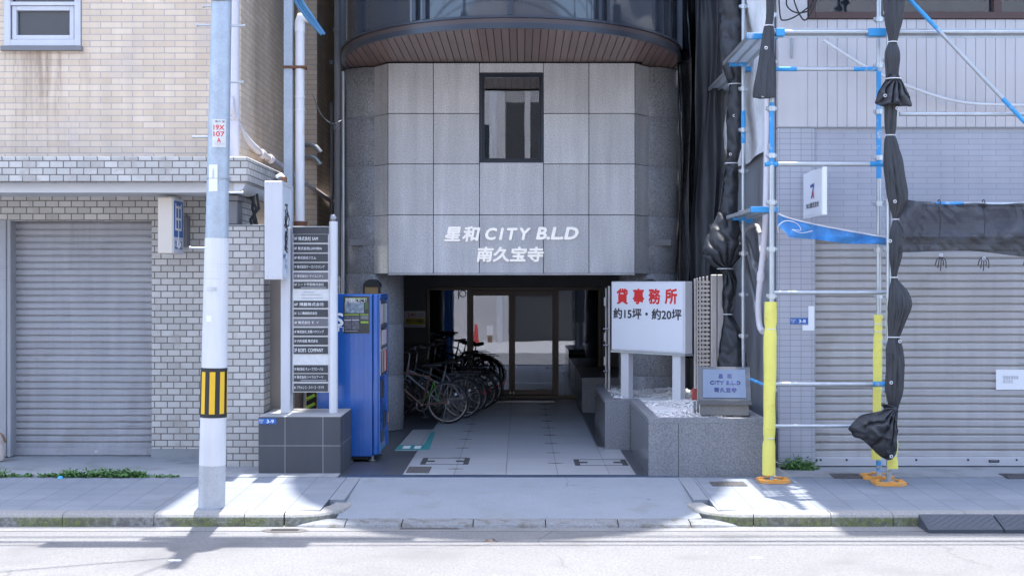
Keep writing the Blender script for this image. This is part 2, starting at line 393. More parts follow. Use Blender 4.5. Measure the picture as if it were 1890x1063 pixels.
def slats(mb, x0, x1, y, z0, z1, pitch, depth=.014):
    rg = random.Random(int(x0 * 100)); z = z0; prof = [(y, z0, 0)]
    while z < z1 - 1e-6:
        t = min(z + pitch, z1); j = rg.uniform(-.0022, .0022); j2 = rg.uniform(-.002, .002)
        prof += [(y - depth * .8 + j, z + pitch * .03, 1), (y - depth * 1.2 + j, z + pitch * .12, 1), (y - depth * 1.2 + j2, z + pitch * .70, 1), (y - depth * .8 + j2, z + pitch * .80, 1), (y + depth * .5, z + pitch * .83, 0), (y + depth * .5, t, 0)]
        z = t
    prof = [p for p in prof if p[1] <= z1 + 1e-6]
    n = len(prof); cols = 28; vs = []
    for c in range(cols + 1):
        x = x0 + (x1 - x0) * c / cols
        for p in prof:
            q = Vector((x * 1.1, p[1] * 2.2, y)); dent = .010 * mnoise.noise(q) + .006 * mnoise.noise(q * 2.7)
            vs.append((x, p[0] + dent, p[1] + .004 * mnoise.noise(Vector((x * .8, p[1] * 1.1, 9.)))))
    mb.add(vs, [(c * n + i, (c + 1) * n + i, (c + 1) * n + i + 1, c * n + i + 1) for c in range(cols) for i in range(n - 1)])
    return mb
def catmull(rows, sub):
    out = []
    for i in range(len(rows) - 1):
        p0, p1, p2, p3 = rows[max(i - 1, 0)], rows[i], rows[i + 1], rows[min(i + 2, len(rows) - 1)]
        for k in range(sub):
            t = k / sub
            out.append([.5 * (2 * b + (c - a) * t + (2 * a - 5 * b + 4 * c - d) * t * t + (3 * b - a - 3 * c + d) * t ** 3) for a, b, c, d in zip(p0, p1, p2, p3)])
    out.append(list(rows[-1])); return out
def bundle(rows, d, dk=.75, n=64, seed=0, amp=.16, sub=12, crumple=0., tilt=0., tie_at=None):
    """a hanging gathered sheet: closed folded sleeve through (row, left, right) sight marks at distance d"""
    rg = random.Random(seed); ph = [(k, rg.uniform(0, 6.28), rg.uniform(-2.5, 2.5), rg.uniform(.5, 1)) for k in (5, 9, 14, 23)]
    mb = MB(); rr = catmull(rows, sub); vs = []
    for py, pl, pr in rr:
        z = Z(py, d); x0, x1 = X(pl, d), X(pr, d); cx, rx = (x0 + x1) / 2, max((x1 - x0) / 2, .012)
        for k in range(n):
            a = 2 * math.pi * k / n
            f = 1 + amp * sum(w * math.sin(q * a + p + tw * z) / (1 + .06 * q) for q, p, tw, w in ph) / 2.0
            q1 = Vector((math.cos(a) * 1.7 + seed, math.sin(a) * 1.7, z * 1.6)); q2 = Vector((math.cos(a) * 3.6, math.sin(a) * 3.6 + seed, z * 5))
            r1, r2 = abs(mnoise.noise(q1)), abs(mnoise.noise(q2))
            f *= 1.04 - amp * 1.1 * (.30 - r1) - amp * 1.0 * (.25 - r2)
            if crumple:
                q = Vector((cx + rx * math.cos(a), math.sin(a) * rx * dk * .8, z))
                c1 = abs(mnoise.noise(q * 5.5 + Vector((seed, 0, 0)))); c2 = abs(mnoise.noise(q * 13 + Vector((0, seed, 0)))); c3 = mnoise.noise(q * 3.5 + Vector((0, 0, seed)))
                f = 1 + crumple * (1.5 * (c1 - .25) + .6 * (c2 - .25) + .9 * c3)
            sh = mnoise.noise(Vector((z * 3.2, seed * 1.7, math.cos(a)))) * amp * .5
            if tie_at:
                x_ = cx + rx * (math.cos(a) + .05 * mnoise.noise(Vector((z * 14, seed, math.cos(a) * 2))))
                tx, tz_ = X(tie_at[0], d), Z(tie_at[1], d); th = math.atan2(z - tz_, x_ - tx); di = math.hypot(z - tz_, x_ - tx)
                wv = 7.5 * th + 2.2 * mnoise.noise(Vector((x_ * 6, z * 6, seed)))
                fold = (1 - abs(math.sin(wv))) ** 1.5 * .055 * min(1, di / .10) + .05 * abs(mnoise.noise(Vector((x_ * 9 + z * 4, z * 8, seed + (0 if math.sin(a) > 0 else 5)))))
                yy = d + rx * dk * math.sin(a) * (.55 + 1.1 * abs(math.sin(a))) * .62 + (fold if math.sin(a) < 0 else -fold) * abs(math.sin(a)) ** .5
                vs.append((x_, yy, z - tilt * (math.cos(a) * .8 + .35 * math.sin(3 * a + seed)) * max(0, (rx - .1)) * 4)); continue
            vs.append((cx + rx * (math.cos(a) * (.45 * f + .57) + sh * .5), d + rx * dk * math.sin(a) * f, z + .10 * rx * amp * 4 * mnoise.noise(q2 * .7) - tilt * (math.cos(a) * .8 + .35 * math.sin(3 * a + seed)) * max(0, (rx - .1)) * 4))
    m = len(rr)
    fs = [(i * n + k, i * n + (k + 1) % n, (i + 1) * n + (k + 1) % n, (i + 1) * n + k) for i in range(m - 1) for k in range(n)]
    fs += [tuple(range(n - 1, -1, -1)), tuple((m - 1) * n + k for k in range(n))]
    return mb.add(vs, fs)
def grommets(parent, spots, d):
    mb = MB()
    for px, py in spots: mb.ring(W(px, py, d), .013, .005, 'y', 14, 6)
    return mb.build('grommet', rope_w, parent, 60)
# ------------------------------------------------------------------ setting: ground, road, pavement
struct(B(-200, 200, -200, 200, -.40, -.20).build('ground', earth))
gut = struct(B(-60, 60, 11.14, 11.40, -.19, -.146).build('gutter', mat('gutter_concrete', (.175, .175, .175), .9, var=.15, fine=.25, fs=60))) if True else None
struct(B(-60, 60, 5.2, 11.40, -.19, -.15).build('road', asphalt))
YK, YB = 11.50, 13.26            # back of the kerb stone, back of the pavement
def slab(x0, x1, y0, z0, y1, z1, bottom=-.19):
    return MB().prism([(y0, bottom), (y1, bottom), (y1, z1), (y0, z0)], x0, x1, 'x')
def pavement(x0, x1):
    return slab(x0, x1, YK, -.03, YB, 0.)
mb = pavement(-60, -1.80); pv = struct(mb.build('sidewalk', paving))
struct(pavement(1.77, 60).build('sidewalk', paving))
mb = MB()
for a, b in ((-1.796, -1.655), (1.625, 1.766)): mb.add(*[(lambda q: (q.v, q.f))(slab(a, b, 12.02, -.022, YB, .001))][0])
struct(mb.build('sidewalk_border', granite('border_stone', (.21, .228, .255), .75, 90, .4)))
mb = MB()     # lowered crossing in front of the entrance: a sheet that dips to the road
def dip(u, v):
    x = -1.652 + 3.274 * u; y = 11.47 + (YB - 11.47) * v
    edge = max(0, (abs(u - .5) * 2 - .90) / .10)
    return (x, y, -.105 * (1 - v) ** 1.15 + .02 * edge * (1 - v) * .5)
mb.grid(dip, 40, 14)
mb.box(-1.652, 1.622, 11.47, YB, -.19, -.12)
struct(mb.build('entrance_crossing', apron_m, None, 40))
def kerb(path, name='kerb', zt=None):
    prof = [(-.08, -.19), (-.08, -.065), (-.066, -.044), (-.035, -.032), (.09, -.029), (.09, -.19)]
    mb = MB(); vs = []; m = len(path)
    for i, (x, y, k) in enumerate(path):
        a = Vector(path[max(i - 1, 0)][:2]); b = Vector(path[min(i + 1, m - 1)][:2]); t = (b - a).normalized(); nrm = Vector((-t.y, t.x))
        for o, z in prof:
            zz = z if z < -.15 else z - k
            vs.append((x + nrm.x * o, y + nrm.y * o, zz))
    n = len(prof)
    fs = [(i * n + j, i * n + (j + 1) % n, (i + 1) * n + (j + 1) % n, (i + 1) * n + j) for i in range(m - 1) for j in range(n)]
    fs += [tuple(range(n)), tuple((m - 1) * n + j for j in range(n - 1, -1, -1))]
    return mb.add(vs, fs).build(name, kerb_m, None, 30)
def seg(x0, x1):      # kerb stones are separate lengths with a small joint
    return [(x0 + .003, 11.42, 0), (x1 - .003, 11.42, 0)]
xs = [-60, -30, -15, -8, -5.34, -4.72, -4.06, -3.25, -2.45, -2.1]
for a, b in zip(xs[:-1], xs[1:]): struct(kerb(seg(a, b)))
cv = [(-2.094, 11.42, 0)] + [(-2.05 + .40 * math.sin(t), 11.42 + .60 * (1 - math.cos(t)) , .0 + .012 * t) for t in [i * math.pi / 2 / 10 for i in range(1, 11)]]
struct(kerb(cv))
cv = [(-x - .03, y, k) for x, y, k in cv][::-1]
struct(kerb(cv))
xs = [2.064, 2.75, 3.3, 3.95, 5, 7, 10, 15, 30, 60]
for a, b in zip(xs[:-1], xs[1:]): struct(kerb(seg(a, b)))
xs = [-2.02, -1.55, -1.05, -.42, .22, .86, 1.5, 1.95]
def lowprof(u): return u
mbs = []
for i, (a, b) in enumerate(zip(xs[:-1], xs[1:])):
    mb = MB(); prof = [(11.27, -.19), (11.27, -.145), (11.285, -.122), (11.33, -.108), (11.40, -.103), (11.50, -.103), (11.50, -.19)]
    n = len(prof); cols = 8; vs = []
    for k in range(cols + 1):
        x = a + .005 + (b - a - .01) * k / cols
        e = min(1, max(0, (x - xs[0]) / .42), max(0, (xs[-1] - x) / .42)); e = math.sqrt(max(0, 1 - (1 - e) ** 2))
        for y, z in prof:
            vs.append((x, y if y > 11.4 else 11.40 - (11.40 - y) * (.25 + .75 * e), z if z < -.18 else -.155 + (z + .155) * (.1 + .9 * e)))
    fs = [(k * n + j, k * n + (j + 1) % n, (k + 1) * n + (j + 1) % n, (k + 1) * n + j) for k in range(cols) for j in range(n)]
    fs += [tuple(range(n)), tuple(cols * n + j for j in range(n - 1, -1, -1))]
    struct(mb.add(vs, fs).build('low_kerb', low_kerb_m, None, 30))
# gutter covers and small plates let into the paving
def plate_on(px0, px1, py0, py1, z, name, label, cat, m, th=.006, sl=0):
    hh = H - z
    d1, d0 = hh * F / (py0 - VY), hh * F / (py1 - VY)
    xc0, xc1 = X(px0, (d0 + d1) / 2), X(px1, (d0 + d1) / 2)
    mb = MB().box(xc0, xc1, d0, d1, z - .02, z + th, .003)
    w = xc1 - xc0; k = int(w / .035)
    for i in range(1, k): mb.box(xc0 + w * i / k - .006, xc0 + w * i / k + .006, d0 + .03, d1 - .03, z + th - .001, z + th + .003)
    return tag(mb.build(name, m), label, cat)
def pz(y): return -.03 + .03 * (y - YK) / (YB - YK)
plate_on(1312, 1376, 889, 896, -.004, 'drain_cover', 'flat grey drain cover set in pavement before the granite planter', 'drain cover', iron)
plate_on(1536, 1604, 874, 880.5, .012, 'drain_grate', 'rusty dark gutter grate below the shutter beside rear scaffold foot', 'drain grate', iron)
plate_on(1852, 1925, 874, 881, .012, 'drain_grate', 'dark gutter grate at far end of the pale shutter', 'drain grate', iron)
plate_on(752, 794, 861.5, 872, .004, 'drain_cover', 'brown metal drain cover beside the entrance track', 'drain cover', iron)
mb = MB().lathe([(0, 0), (.20, 0), (.205, .006), (.19, .009), (0, .009)], (0, 0, 0), 32)
for k in range(5): mb.box(-.12, .12, -.1 + k * .05 - .008, -.1 + k * .05 + .008, .008, .012)
mb.xform(Matrix.Translation((X(528, 11.22), 11.16, -.152)) @ Matrix.Diagonal((1, .42, 1, 1)))
tag(mb.build('gutter_cover', iron), 'worn oval iron cover in the gutter below the kerb curve', 'manhole cover')
plate_on(738, 848, 972, 977.5, -.149, 'gutter_plate', 'dark flat gutter plate in the road below the crossing', 'gutter plate', iron)
mb = MB()
rg = random.Random(3)
def roadmark(px, py, wpx, lab):
    d = 2.15 * F / (py - VY); x = X(px, d); w = wpx / F * d; poly = []
    for k in range(16):
        a = 6.283 * k / 16; poly.append((x + w / 2 * math.cos(a) * rg.uniform(.8, 1.1), d + .045 * math.sin(a) * rg.uniform(.6, 1.2)))
    o = MB().prism(poly, -.152, -.1465).build('road_paint_patch', white_paint); struct(o, lab)
roadmark(324, 1034, 26, 'left white paint patch on road'); roadmark(1395, 1029, 26, 'right white paint patch on road')
# forecourts
struct(slab(-60, -3.22, YB + .002, .004, 15.2, .03).build('left_forecourt', concrete))
struct(B(-3.22, -1.9, YB + .002, 17, -.19, .006).build('alley_path', concrete))
struct(slab(2.56, 60, YB + .002, .006, 14.6, .02).build('right_forecourt', concrete))
# ------------------------------------------------------------------ porch floor
PF = struct(B(-2.9, 2.55, YB + .004, 22.45, -.19, -.006).build('porch_floor', dark_floor))
lp = MB().prism([(-1.24, 13.42), (1.21, 13.42), (1.2, 15.55), (.945, 15.75), (.945, 22.3), (-1.2, 22.3), (-1.2, 17.62), (-1.48, 17.58), (-1.515, 15.42), (-1.24, 15.42)], -.02, 0.)
lp = lp.build('pale_paving', light_floor, PF, local=True)
mb = MB()
for col, ys in ((.385, [13.43 + .88 * k + .87 for k in range(9)]), (-.706, [13.86 + .88 * k for k in range(6)])):
    for y in ys: mb.prism([(col - .085, y), (col, y - .022), (col + .085, y), (col, y + .022)], -.01, .003)
mb.build('diamond_inlay', mat('rust_inlay', (.12, .075, .06), .6, .2), PF, local=True)
mb = MB()       # handhole lids outlined by steel edging
def lid(x0, x1, y0, y1):
    for q in ((x0, x1, y0, y0 + .012), (x0, x1, y1 - .012, y1), (x0, x0 + .012, y0 + .012, y1 - .012), (x1 - .012, x1, y0 + .012, y1 - .012)): mb.box(*q, -.01, .0032)
    ym = (y0 + y1) / 2
    mb.box(x0 + .012, x0 + .06, y0 + .03, y1 - .03, -.01, .0034); mb.box(x1 - .06, x1 - .012, y0 + .03, y1 - .03, -.01, .0034)
    mb.box(x0 + .06, x0 + .15, ym - .05, ym + .05, -.01, .003); mb.box(x1 - .15, x1 - .06, ym - .05, ym + .05, -.01, .003)
lid(X(778, 14.45), X(866, 14.45), 14.2, 14.72); lid(.60, 1.19, 14.12, 14.60)
mb.build('handhole_lid', joint_dark, PF, local=True)
mb = MB().box(-1.85, 1.62, 13.262, 13.30, -.02, .008); mb.box(-1.85, 1.62, 13.345, 13.385, -.02, .008); mb.box(-1.85, 1.62, 13.30, 13.345, -.02, .0015)
tag(mb.build('gate_track', mat('track_steel', (.10, .14, .22), .35, .7)), 'dark steel gate track set across the entrance floor', 'floor track')
t = thing('floor_tape', 'L shaped turquoise parking tape on the porch floor', 'floor tape', (-1.3, 15.5, 0))
mb = MB().prism([(-1.515, 15.44), (-1.17, 15.44), (-1.10, 15.44), (-1.155, 17.3), (-1.215, 17.3), (-1.20, 15.9), (-1.515, 15.9)], -.004, .004)
mb.build('tape', teal, t)
MB().box(-1.44, -1.35, 15.55, 15.8, .0035, .006).box(-1.30, -1.22, 15.55, 15.8, .0035, .006).build('notice', paper, t)

# ------------------------------------------------------------------ left building
BX = -3.19     # its right-hand corner
t = thing('brick_building', 'beige brick building with grey roller shutters behind the utility pole', 'building', (-6, 14.6, 0))
YW = 14.6
wx0, wx1, wz0 = X(8, YW), X(150, YW), Z(92, YW)
mb = MB()
mb.box(-14, wx0 - .004, YW, 24, 3.0, 15.5); mb.box(wx1 + .004, BX, YW, 24, 3.0, 15.5); mb.box(wx0 - .004, wx1 + .004, YW, 24, 3.0, wz0 - .004); mb.box(wx0 - .004, wx1 + .004, YW, 24, 6.2, 15.5)
mb.build('upper_wall', beige_brick, t)
mb = MB().box(BX - .3, X(585, 18.3), 18.3, 26, 0, 15.0)
mb.build('return_wall', beige_brick, t)
win = B(wx0, wx1, YW + .16, YW + .20, wz0, 6.19).build('window_back', joint_dark, t)
fr = MB()
def frame(fr, x0, x1, z0, z1, y0, y1, w):
    fr.box(x0, x0 + w, y0, y1, z0, z1, .004); fr.box(x1 - w, x1, y0, y1, z0, z1, .004); fr.box(x0 + w, x1 - w, y0, y1, z0, z0 + w, .004); fr.box(x0 + w, x1 - w, y0, y1, z1 - w, z1, .004)
frame(fr, wx0 + .003, wx1 - .003, wz0 + .04, 6.18, YW - .02, YW + .12, .07)
zt = Z(18, YW)
frame(fr, wx0 + .085, wx1 - .085, wz0 + .115, zt + .04, YW + .005, YW + .1, .05)
fr.box(wx0 + .073, wx1 - .073, YW - .01, YW + .11, zt + .045, zt + .085)
w_ = fr.build('window', white_paint, t)
MB().box(wx0 + .135, wx1 - .135, YW + .06, YW + .07, wz0 + .165, zt - .01).box(wx0 + .08, wx1 - .08, YW + .06, YW + .07, zt + .09, 6.1).build('pane', pane_dark, w_)
B(wx0 - .03, wx1 + .02, YW - .05, YW + .02, wz0 - .02, wz0 + .036, .006).build('sill', grey_box, w_)
# canopy band and its rounded white underside
YC, cz0, cz1 = 13.72, Z(337, 13.72), Z(289, 13.72)
CX = X(457, YC)
mb = MB().box(-14, CX, YC, 15.9, cz0, cz1, .012)
mb.build('canopy', grey_brick, t)
mb = MB()
prof = [(YC + .02, cz0 - .002)] + [(YC + .02 + .10 * math.sin(a), cz0 - .10 * (1 - math.cos(a))) for a in [k * math.pi / 10 for k in range(1, 6)]] + [(14.2, cz0 - .105), (YW + .05, cz0 - .09), (YW + .05, cz0 - .002)]
mb.prism(prof, -14, CX - .16, 'x')
# rounded end of the soffit
for k in range(8):
    a0, a1 = k * math.pi / 16, (k + 1) * math.pi / 16
    mb.box(CX - .16 + .12 * math.sin(a0), CX - .16 + .12 * math.sin(a1), YC + .05, 15.8, cz0 - .10 * math.cos(a0), cz0 - .003)
mb.build('canopy_soffit', soffit_white, t, 40)
# lower wall around the shutters
sx0, sx1, sz1 = X(18, YW), X(280, YW), Z(408, YW)
PX1 = BX
mb = MB().box(sx1, PX1, YW, 15.4, .12, cz0 - .01); mb.box(-14, sx1, YW, 15.4, sz1, cz0 - .01)
mb.build('lower_wall', grey_brick, t)
B(sx1 - .003, PX1 + .003, YW - .015, 15.4, 0, .118).build('wall_base', concrete, t)
mb = slats(MB(), sx0 + .01, sx1 - .005, YW + .16, .11, sz1, .0765)
sh = mb.build('roller_shutter', shutter_m, t, None, recalc=False)
MB().box(sx0 + .01, sx1 - .005, YW + .12, YW + .18, .03, .115, .006).build('bottom_bar', shutter_m, sh)
MB().cyl((X(171, YW), YW + .115, .075), (X(171, YW), YW + .125, .075), .018).build('lock', steel, sh)
mb = MB().box(X(0, YW), sx0 - .035, YW - .02, YW + .2, .03, sz1 + .02, .008); mb.box(sx0 - .03, sx0 + .012, YW - .01, YW + .18, .03, sz1 + .02, .006)
mb.build('shutter_rail', shutter_m, t)
slats(MB(), -13, X(0, YW) - .002, YW + .16, .05, sz1, .0765).build('roller_shutter', shutter_m, t, None, recalc=False)
B(-13, PX1 - .05, YW + .22, YW + .3, 0, sz1 + .1).build('shutter_back', joint_dark, t)

w = thing('wing_wall', 'low grey brick wall closing the gap behind the utility pole', 'brick wall', (-3, 14, 0))
MB().box(X(419, 14.0), X(487, 14.0), 14.0, 14.35, .0, 2.63, .004).build('brickwork', grey_brick, w)
B(X(417, 14.0) - .012, X(487, 14) + .01, 13.985, 14.365, 2.632, 2.648, .004).build('coping', concrete, w)
tag(MB().box(X(487, 14.3) + .015, X(517, 14.3), 14.36, 14.42, .0, 2.4, .006).build('metal_screen', mat('taupe_metal', (.26, .235, .22), .45, .3, var=.1)), 'taupe metal screen panel between brick wall and the white sign post', 'metal panel')
v = thing('electric_box', 'grey box with ribbed lid under the canopy on top of the brick wall', 'electric box', (X(432, 14.1), 14.1, 2.65))
d = 14.15
MB().box(X(421, d), X(443, d), 14.02, 14.28, 2.65, Z(372, d), .01).build('box', grey_box, v)
MB().box(X(418, d), X(446, d), 13.99, 14.31, Z(372, d) + .001, Z(362, d), .008).build('lid', grey_box, v)
mb = MB()
for k, (a, b_, c_) in enumerate(((468, 360, 480), (474, 358, 470), (463, 362, 476))):
    mb.tube([W(a, b_, 14.5), W(a - 2 + 6 * k, 385, 14.48), W(c_ - 8, 405, 14.45), W(c_, 440, 14.45)], .016, 8)
tag(mb.build('cable_bundle', cable_m, None, 60), 'dark bent cables dropping from the canopy behind the white sign box', 'cables')
dp = thing('downpipe', 'pale lilac downpipe at the corner of the beige brick wall', 'downpipe', (X(433, 14.45), 14.45, 3.3))
MB().cyl(W(433, 291, 14.45), (X(433, 14.45), 14.45, 9), .054, n=20).build('pipe', pvc, dp, 40)
for py in (100, 232, -60): MB().cyl(W(433, py, 14.45), W(433, py - 4, 14.45), .059, n=20).build('bracket', pvc, dp, 40)
cp = thing('conduit_pipe', 'white bent conduit slanting down along the shaded side wall', 'pipe', tuple(W(425, 195, 14.4)))
pts = [W(424, 180, 14.35), W(427, 205, 14.35), W(438, 232, 14.6), W(455, 258, 14.9), W(478, 280, 15.3), W(510, 300, 16.2), W(560, 336, 17.6), W(632, 386, 19.8)]
MB().tube(catmull([tuple(p) for p in pts], 6), [.045] * 24 + [.035] * 19, 12).build('pipe', pvc, cp, 50)
for px, py, d in ((430, 214, 14.38), (483, 284, 15.35), (498, 293, 15.8)): MB().tube([W(px - 2, py - 2, d), W(px + 3, py + 3, d + .05)], .054, 12).build('coupling', pvc, cp, 50)
# hanging sign on the pillar
s = thing('hanging_sign', 'beige box sign with a blue side hung on the left brick pillar', 'sign', (X(310, 14.0), 14.0, Z(470, 14)))
sa, sb = 14.0, 14.44
xr = X(318.5, sa); xl = X(291, sa); z0, z1 = Z(468, sa), Z(364, sa)
mb = MB().box(xl, xr, sa, sb, z0, z1, .008)
mb.build('box', sign_beige, s)
B(xr - .002, xr + .006, sa + .015, sb - .01, z0 + .005, z1 - .005).build('side_panel', sign_white, s)
zb = Z(437, sa); xs_ = xr + .0085
B(xr + .006, xs_, sa + .03, sb - .04, zb, z1 - .035).build('blue_field', sign_blue, s)
mb = MB()
yc = (sa + sb) / 2 - .01; top = z1 - .06
def onside(y0, y1, za, zb_): mb.box(xs_, xs_ + .003, y0, y1, za, zb_)
# the mark: an upright, two cross bars, side strokes, and a ring below
onside(yc - .013, yc + .013, top - .40, top - .02)
for zz in (top - .03, top - .16): onside(yc - .10, yc - .013, zz - .024 - .0, zz); onside(yc + .013, yc + .10, zz - .024, zz)
onside(yc - .125, yc - .10, top - .30, top); onside(yc + .10, yc + .125, top - .30, top)
onside(yc - .10, yc - .013, top - .30, top - .276); onside(yc + .013, yc + .10, top - .30, top - .276)
mb.ring((xs_ + .002, yc, top - .45), .042, .010, 'x', 24, 6)
mb.build('emblem', white_ink, s)
text('lettering', 'クツワ', .30, .085, (xs_ - .001, yc, Z(450, sa)), navy_ink, s, YR, UP, .03)
B(xr + .006, xs_, sa + .07, sb - .06, z0 + .055, z0 + .07).build('underline', sign_blue, s)
MB().box(xr - .08, xr + .04, sb + .001, YW - .001, Z(455, sb), Z(398, sb), .006).build('mount', grey_box, s)
# debris at the left frame edge
cb = thing('cloth_bag', 'small pale cloth bag with a brown strap by the left shutter rail', 'bag', (X(0, 14.2), 14.2, .03))
prof = [(.0, 0), (.07, .0), (.085, .05), (.07, .2), (.045, .30), (.02, .33), (0, .33)]
MB().lathe(prof, (X(-6, 14.3), 14.3, .03), 18).build('bag', clothw, cb, 40)
MB().tube([W(1, 800, 14.25), W(5, 803, 14.22), W(10, 816, 14.25)], .014, 8).build('strap', wood, cb, 50)

# things that stand in the gap between left and middle buildings
d = 15.2
sp = thing('steel_post', 'tall blue grey steel post behind the lightbox sign', 'post', (X(533, d), d, 0))
mb = MB().box(X(525, d), X(541, d), d - .045, d - .037, 0, 9); mb.box(X(525, d), X(541, d), d + .037, d + .045, 0, 9); mb.box(X(533, d) - .004, X(533, d) + .004, d - .037, d + .037, 0, 9)
mb.build('shaft', pole_steel, sp)
MB().box(X(523, d), X(566, d), d - .06, d + .06, Z(128, d), Z(123, d), .003).build('clamp', rust, sp)
sp = thing('vent_pipe', 'white vent pipe streaked with rust and topped by an elbow', 'pipe', (X(553, d), d, 0))
MB().cyl((X(553.5, d), d, .6), W(553.5, 40, d), .055, n=20).build('pipe', pvc_rust, sp, 40)
pts = [W(553.5, 60, d), W(553.5, 42, d), W(556, 33, d - .02), W(566, 32, d - .02), W(574, 36, d - .02)]
MB().tube(pts, [.062, .062, .062, .058, .05], 16).build('elbow', pvc_white, sp, 40)
for py in (178, 202): MB().cyl(W(553.5, py, d), W(553.5, py + 3, d), .061, n=20).build('coupling', pvc_white, sp, 40)
MB().cyl(W(553.5, 417, d), W(553.5, 409, d), .085, n=20).build('collar', rust, sp, 40)
d = 16.6
for px0, dd, lab in ((624, 17.6, 'dark drainpipe in the shaded gap beside the granite corner'), (612, 19.0, 'thin dark pipe further back in the shaded gap')):
    o = thing('drainpipe', lab, 'pipe', (X(px0, dd), dd, 0))
    r = .055 if px0 == 624 else .03
    MB().cyl((X(px0, dd), dd, 0), (X(px0, dd), dd, 9 if px0 == 624 else Z(190, dd)), r, n=14).build('pipe', grey_box, o, 40)
    mb = MB()
    for py in (60, 240): mb.cyl(W(px0, py if px0 == 624 else py + 60, dd), W(px0, (py if px0 == 624 else py + 60) - 8, dd), r * 1.25, n=14)
    mb.build('socket', grey_box, o, 40)
mb = MB()
for py in (268, 290):
    mb.tube([W(562, py, 18.25), W(575, py - 1, 18.22), W(584, py + 4, 18.2), W(592, py + 14, 18.2)], .035, 10)
tag(mb.build('vent_hood', steel, None, 50), 'two small bent steel vent tubes on the brick return wall', 'vent')
struct(B(-3.2, -2.3, 25.9, 26.2, 0, 15).build('alley_back_wall', wall_dark))
# ------------------------------------------------------------------ middle building
CXm = -.12; YP = 17.0
rows = [4.93, 4.259, 3.590, 2.914, 2.137]
cols = [X(p, YP) for p in (716, 800, 885, 1003, 1087, 1172)]
t = thing('granite_building', 'grey granite building with a curved glass bay over the entrance', 'building', (CXm, YP, 0))
mb = MB(); g = .004
for j in range(4):
    for i in range(5):
        x0, x1, za, zb = cols[i] + g, cols[i + 1] - g, rows[j + 1] + g, rows[j] - g
        if i == 2:
            wz1, wz0 = 4.80, Z(300, YP)
            if j == 0: za = wz1 + .004
            elif j == 1: continue
            elif j == 2: zb = wz0 - .004
        mb.box(x0, x1, YP, YP + .05, za, zb, .003)
# the angled returns beside the flat front
for sgn, xe in ((-1, cols[0]), (1, cols[5])):
    for j in range(4):
        za, zb = rows[j + 1] + g, rows[j] - g
        xo = xe + sgn * .25
        mb.prism([(xe + sgn * g, YP + .012), (xo, YP + .36), (xo - sgn * .05, YP + .36), (xe + sgn * g, YP + .06)], za, zb)
mb.build('facade', gran_panel, t)
wxa, wxb = X(886, YP), X(1003, YP)
mb = MB().box(cols[0], wxa, YP + .052, YP + .3, 2.16, 4.93); mb.box(wxb, cols[5], YP + .052, YP + .3, 2.16, 4.93); mb.box(wxa, wxb, YP + .052, YP + .3, 2.16, wz0); mb.box(wxa, wxb, YP + .052, YP + .3, wz1, 4.93)
mb.build('facade_backing', joint_dark, t)
B(cols[0] + .002, cols[5] - .002, YP + .001, YP + .3, 2.120, 2.135).build('lintel_edge', gran_panel, t)
# window
fr = MB(); frame(fr, wxa + .002, wxb - .002, wz0, wz1, YP - .008, YP + .14, .032)
frame(fr, wxa + .036, wxb - .036, wz0 + .034, wz1 - .034, YP + .02, YP + .12, .022)
wn = fr.build('window', trim_dark, t)
B(wxa + .056, wxb - .056, YP + .06, YP + .066, wz0 + .054, wz1 - .054).build('pane', glass('window_pane', .14, (.62, .62, .62)), wn)
mb = MB(); zz = wz1 - .06
while zz > wz0 + .05:
    mb.prism([(YP + .12, zz - .002), (YP + .145, zz - .022), (YP + .147, zz - .020), (YP + .122, zz)], wxa + .05, wxb - .05, 'x'); zz -= .025
mb.build('blind', blind, wn)
B(wxa, wxb, YP + .2, YP + .29, wz0, wz1).build('window_room', mat('room_dark', (.05, .05, .05), .9), wn)
# columns
for cxx, nm in ((-2.03, 0), (1.77, 1)):
    mb = MB(); levels = [0, .75, 1.45] + rows[::-1]
    for a, b in zip(levels[:-1], levels[1:]):
        mb.lathe([(.41, a + g), (.412, a + g + .003), (.412, b - g - .003), (.41, b - g)], (cxx, 17.72, 0), 48)
    mb.lathe([(.404, 0), (.404, 4.92)], (cxx, 17.72, 0), 48)
    mb.build('column', gran_dark, t, 35)
# flank walls behind the columns
mb = MB().box(-2.43, -2.3, 17.95, 30, 0, 16); mb.box(2.03, 2.16, 17.95, 30, 0, 16); mb.box(-2.43, 2.16, 22.6, 30, 4.93, 16)
mb.build('flank_wall', wall_dark, t)
# porch: back wall, side walls, ceiling
D = 22.4; dx0, dx1 = X(787, D), X(1110, D); dz = 1.945
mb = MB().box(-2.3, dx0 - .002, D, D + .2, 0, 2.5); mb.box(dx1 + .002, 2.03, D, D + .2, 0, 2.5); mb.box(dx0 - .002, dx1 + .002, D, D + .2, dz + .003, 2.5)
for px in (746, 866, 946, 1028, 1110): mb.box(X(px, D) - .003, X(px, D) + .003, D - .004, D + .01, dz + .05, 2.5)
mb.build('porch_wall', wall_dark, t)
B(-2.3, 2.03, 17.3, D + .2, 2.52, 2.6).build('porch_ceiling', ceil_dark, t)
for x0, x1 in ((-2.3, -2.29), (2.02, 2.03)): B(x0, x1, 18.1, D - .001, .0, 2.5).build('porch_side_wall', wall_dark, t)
# lobby behind the glass
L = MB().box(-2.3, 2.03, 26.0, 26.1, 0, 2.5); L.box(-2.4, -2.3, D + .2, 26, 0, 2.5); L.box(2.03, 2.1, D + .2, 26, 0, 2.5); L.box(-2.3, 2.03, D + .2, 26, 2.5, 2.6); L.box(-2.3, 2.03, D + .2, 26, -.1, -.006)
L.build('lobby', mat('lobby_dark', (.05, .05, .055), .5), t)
B(X(837, 24), X(857, 24), 24, 24.4, 0, 2.4).build('lobby_pillar', mat('lobby_white', (.4, .4, .4), .5), t)
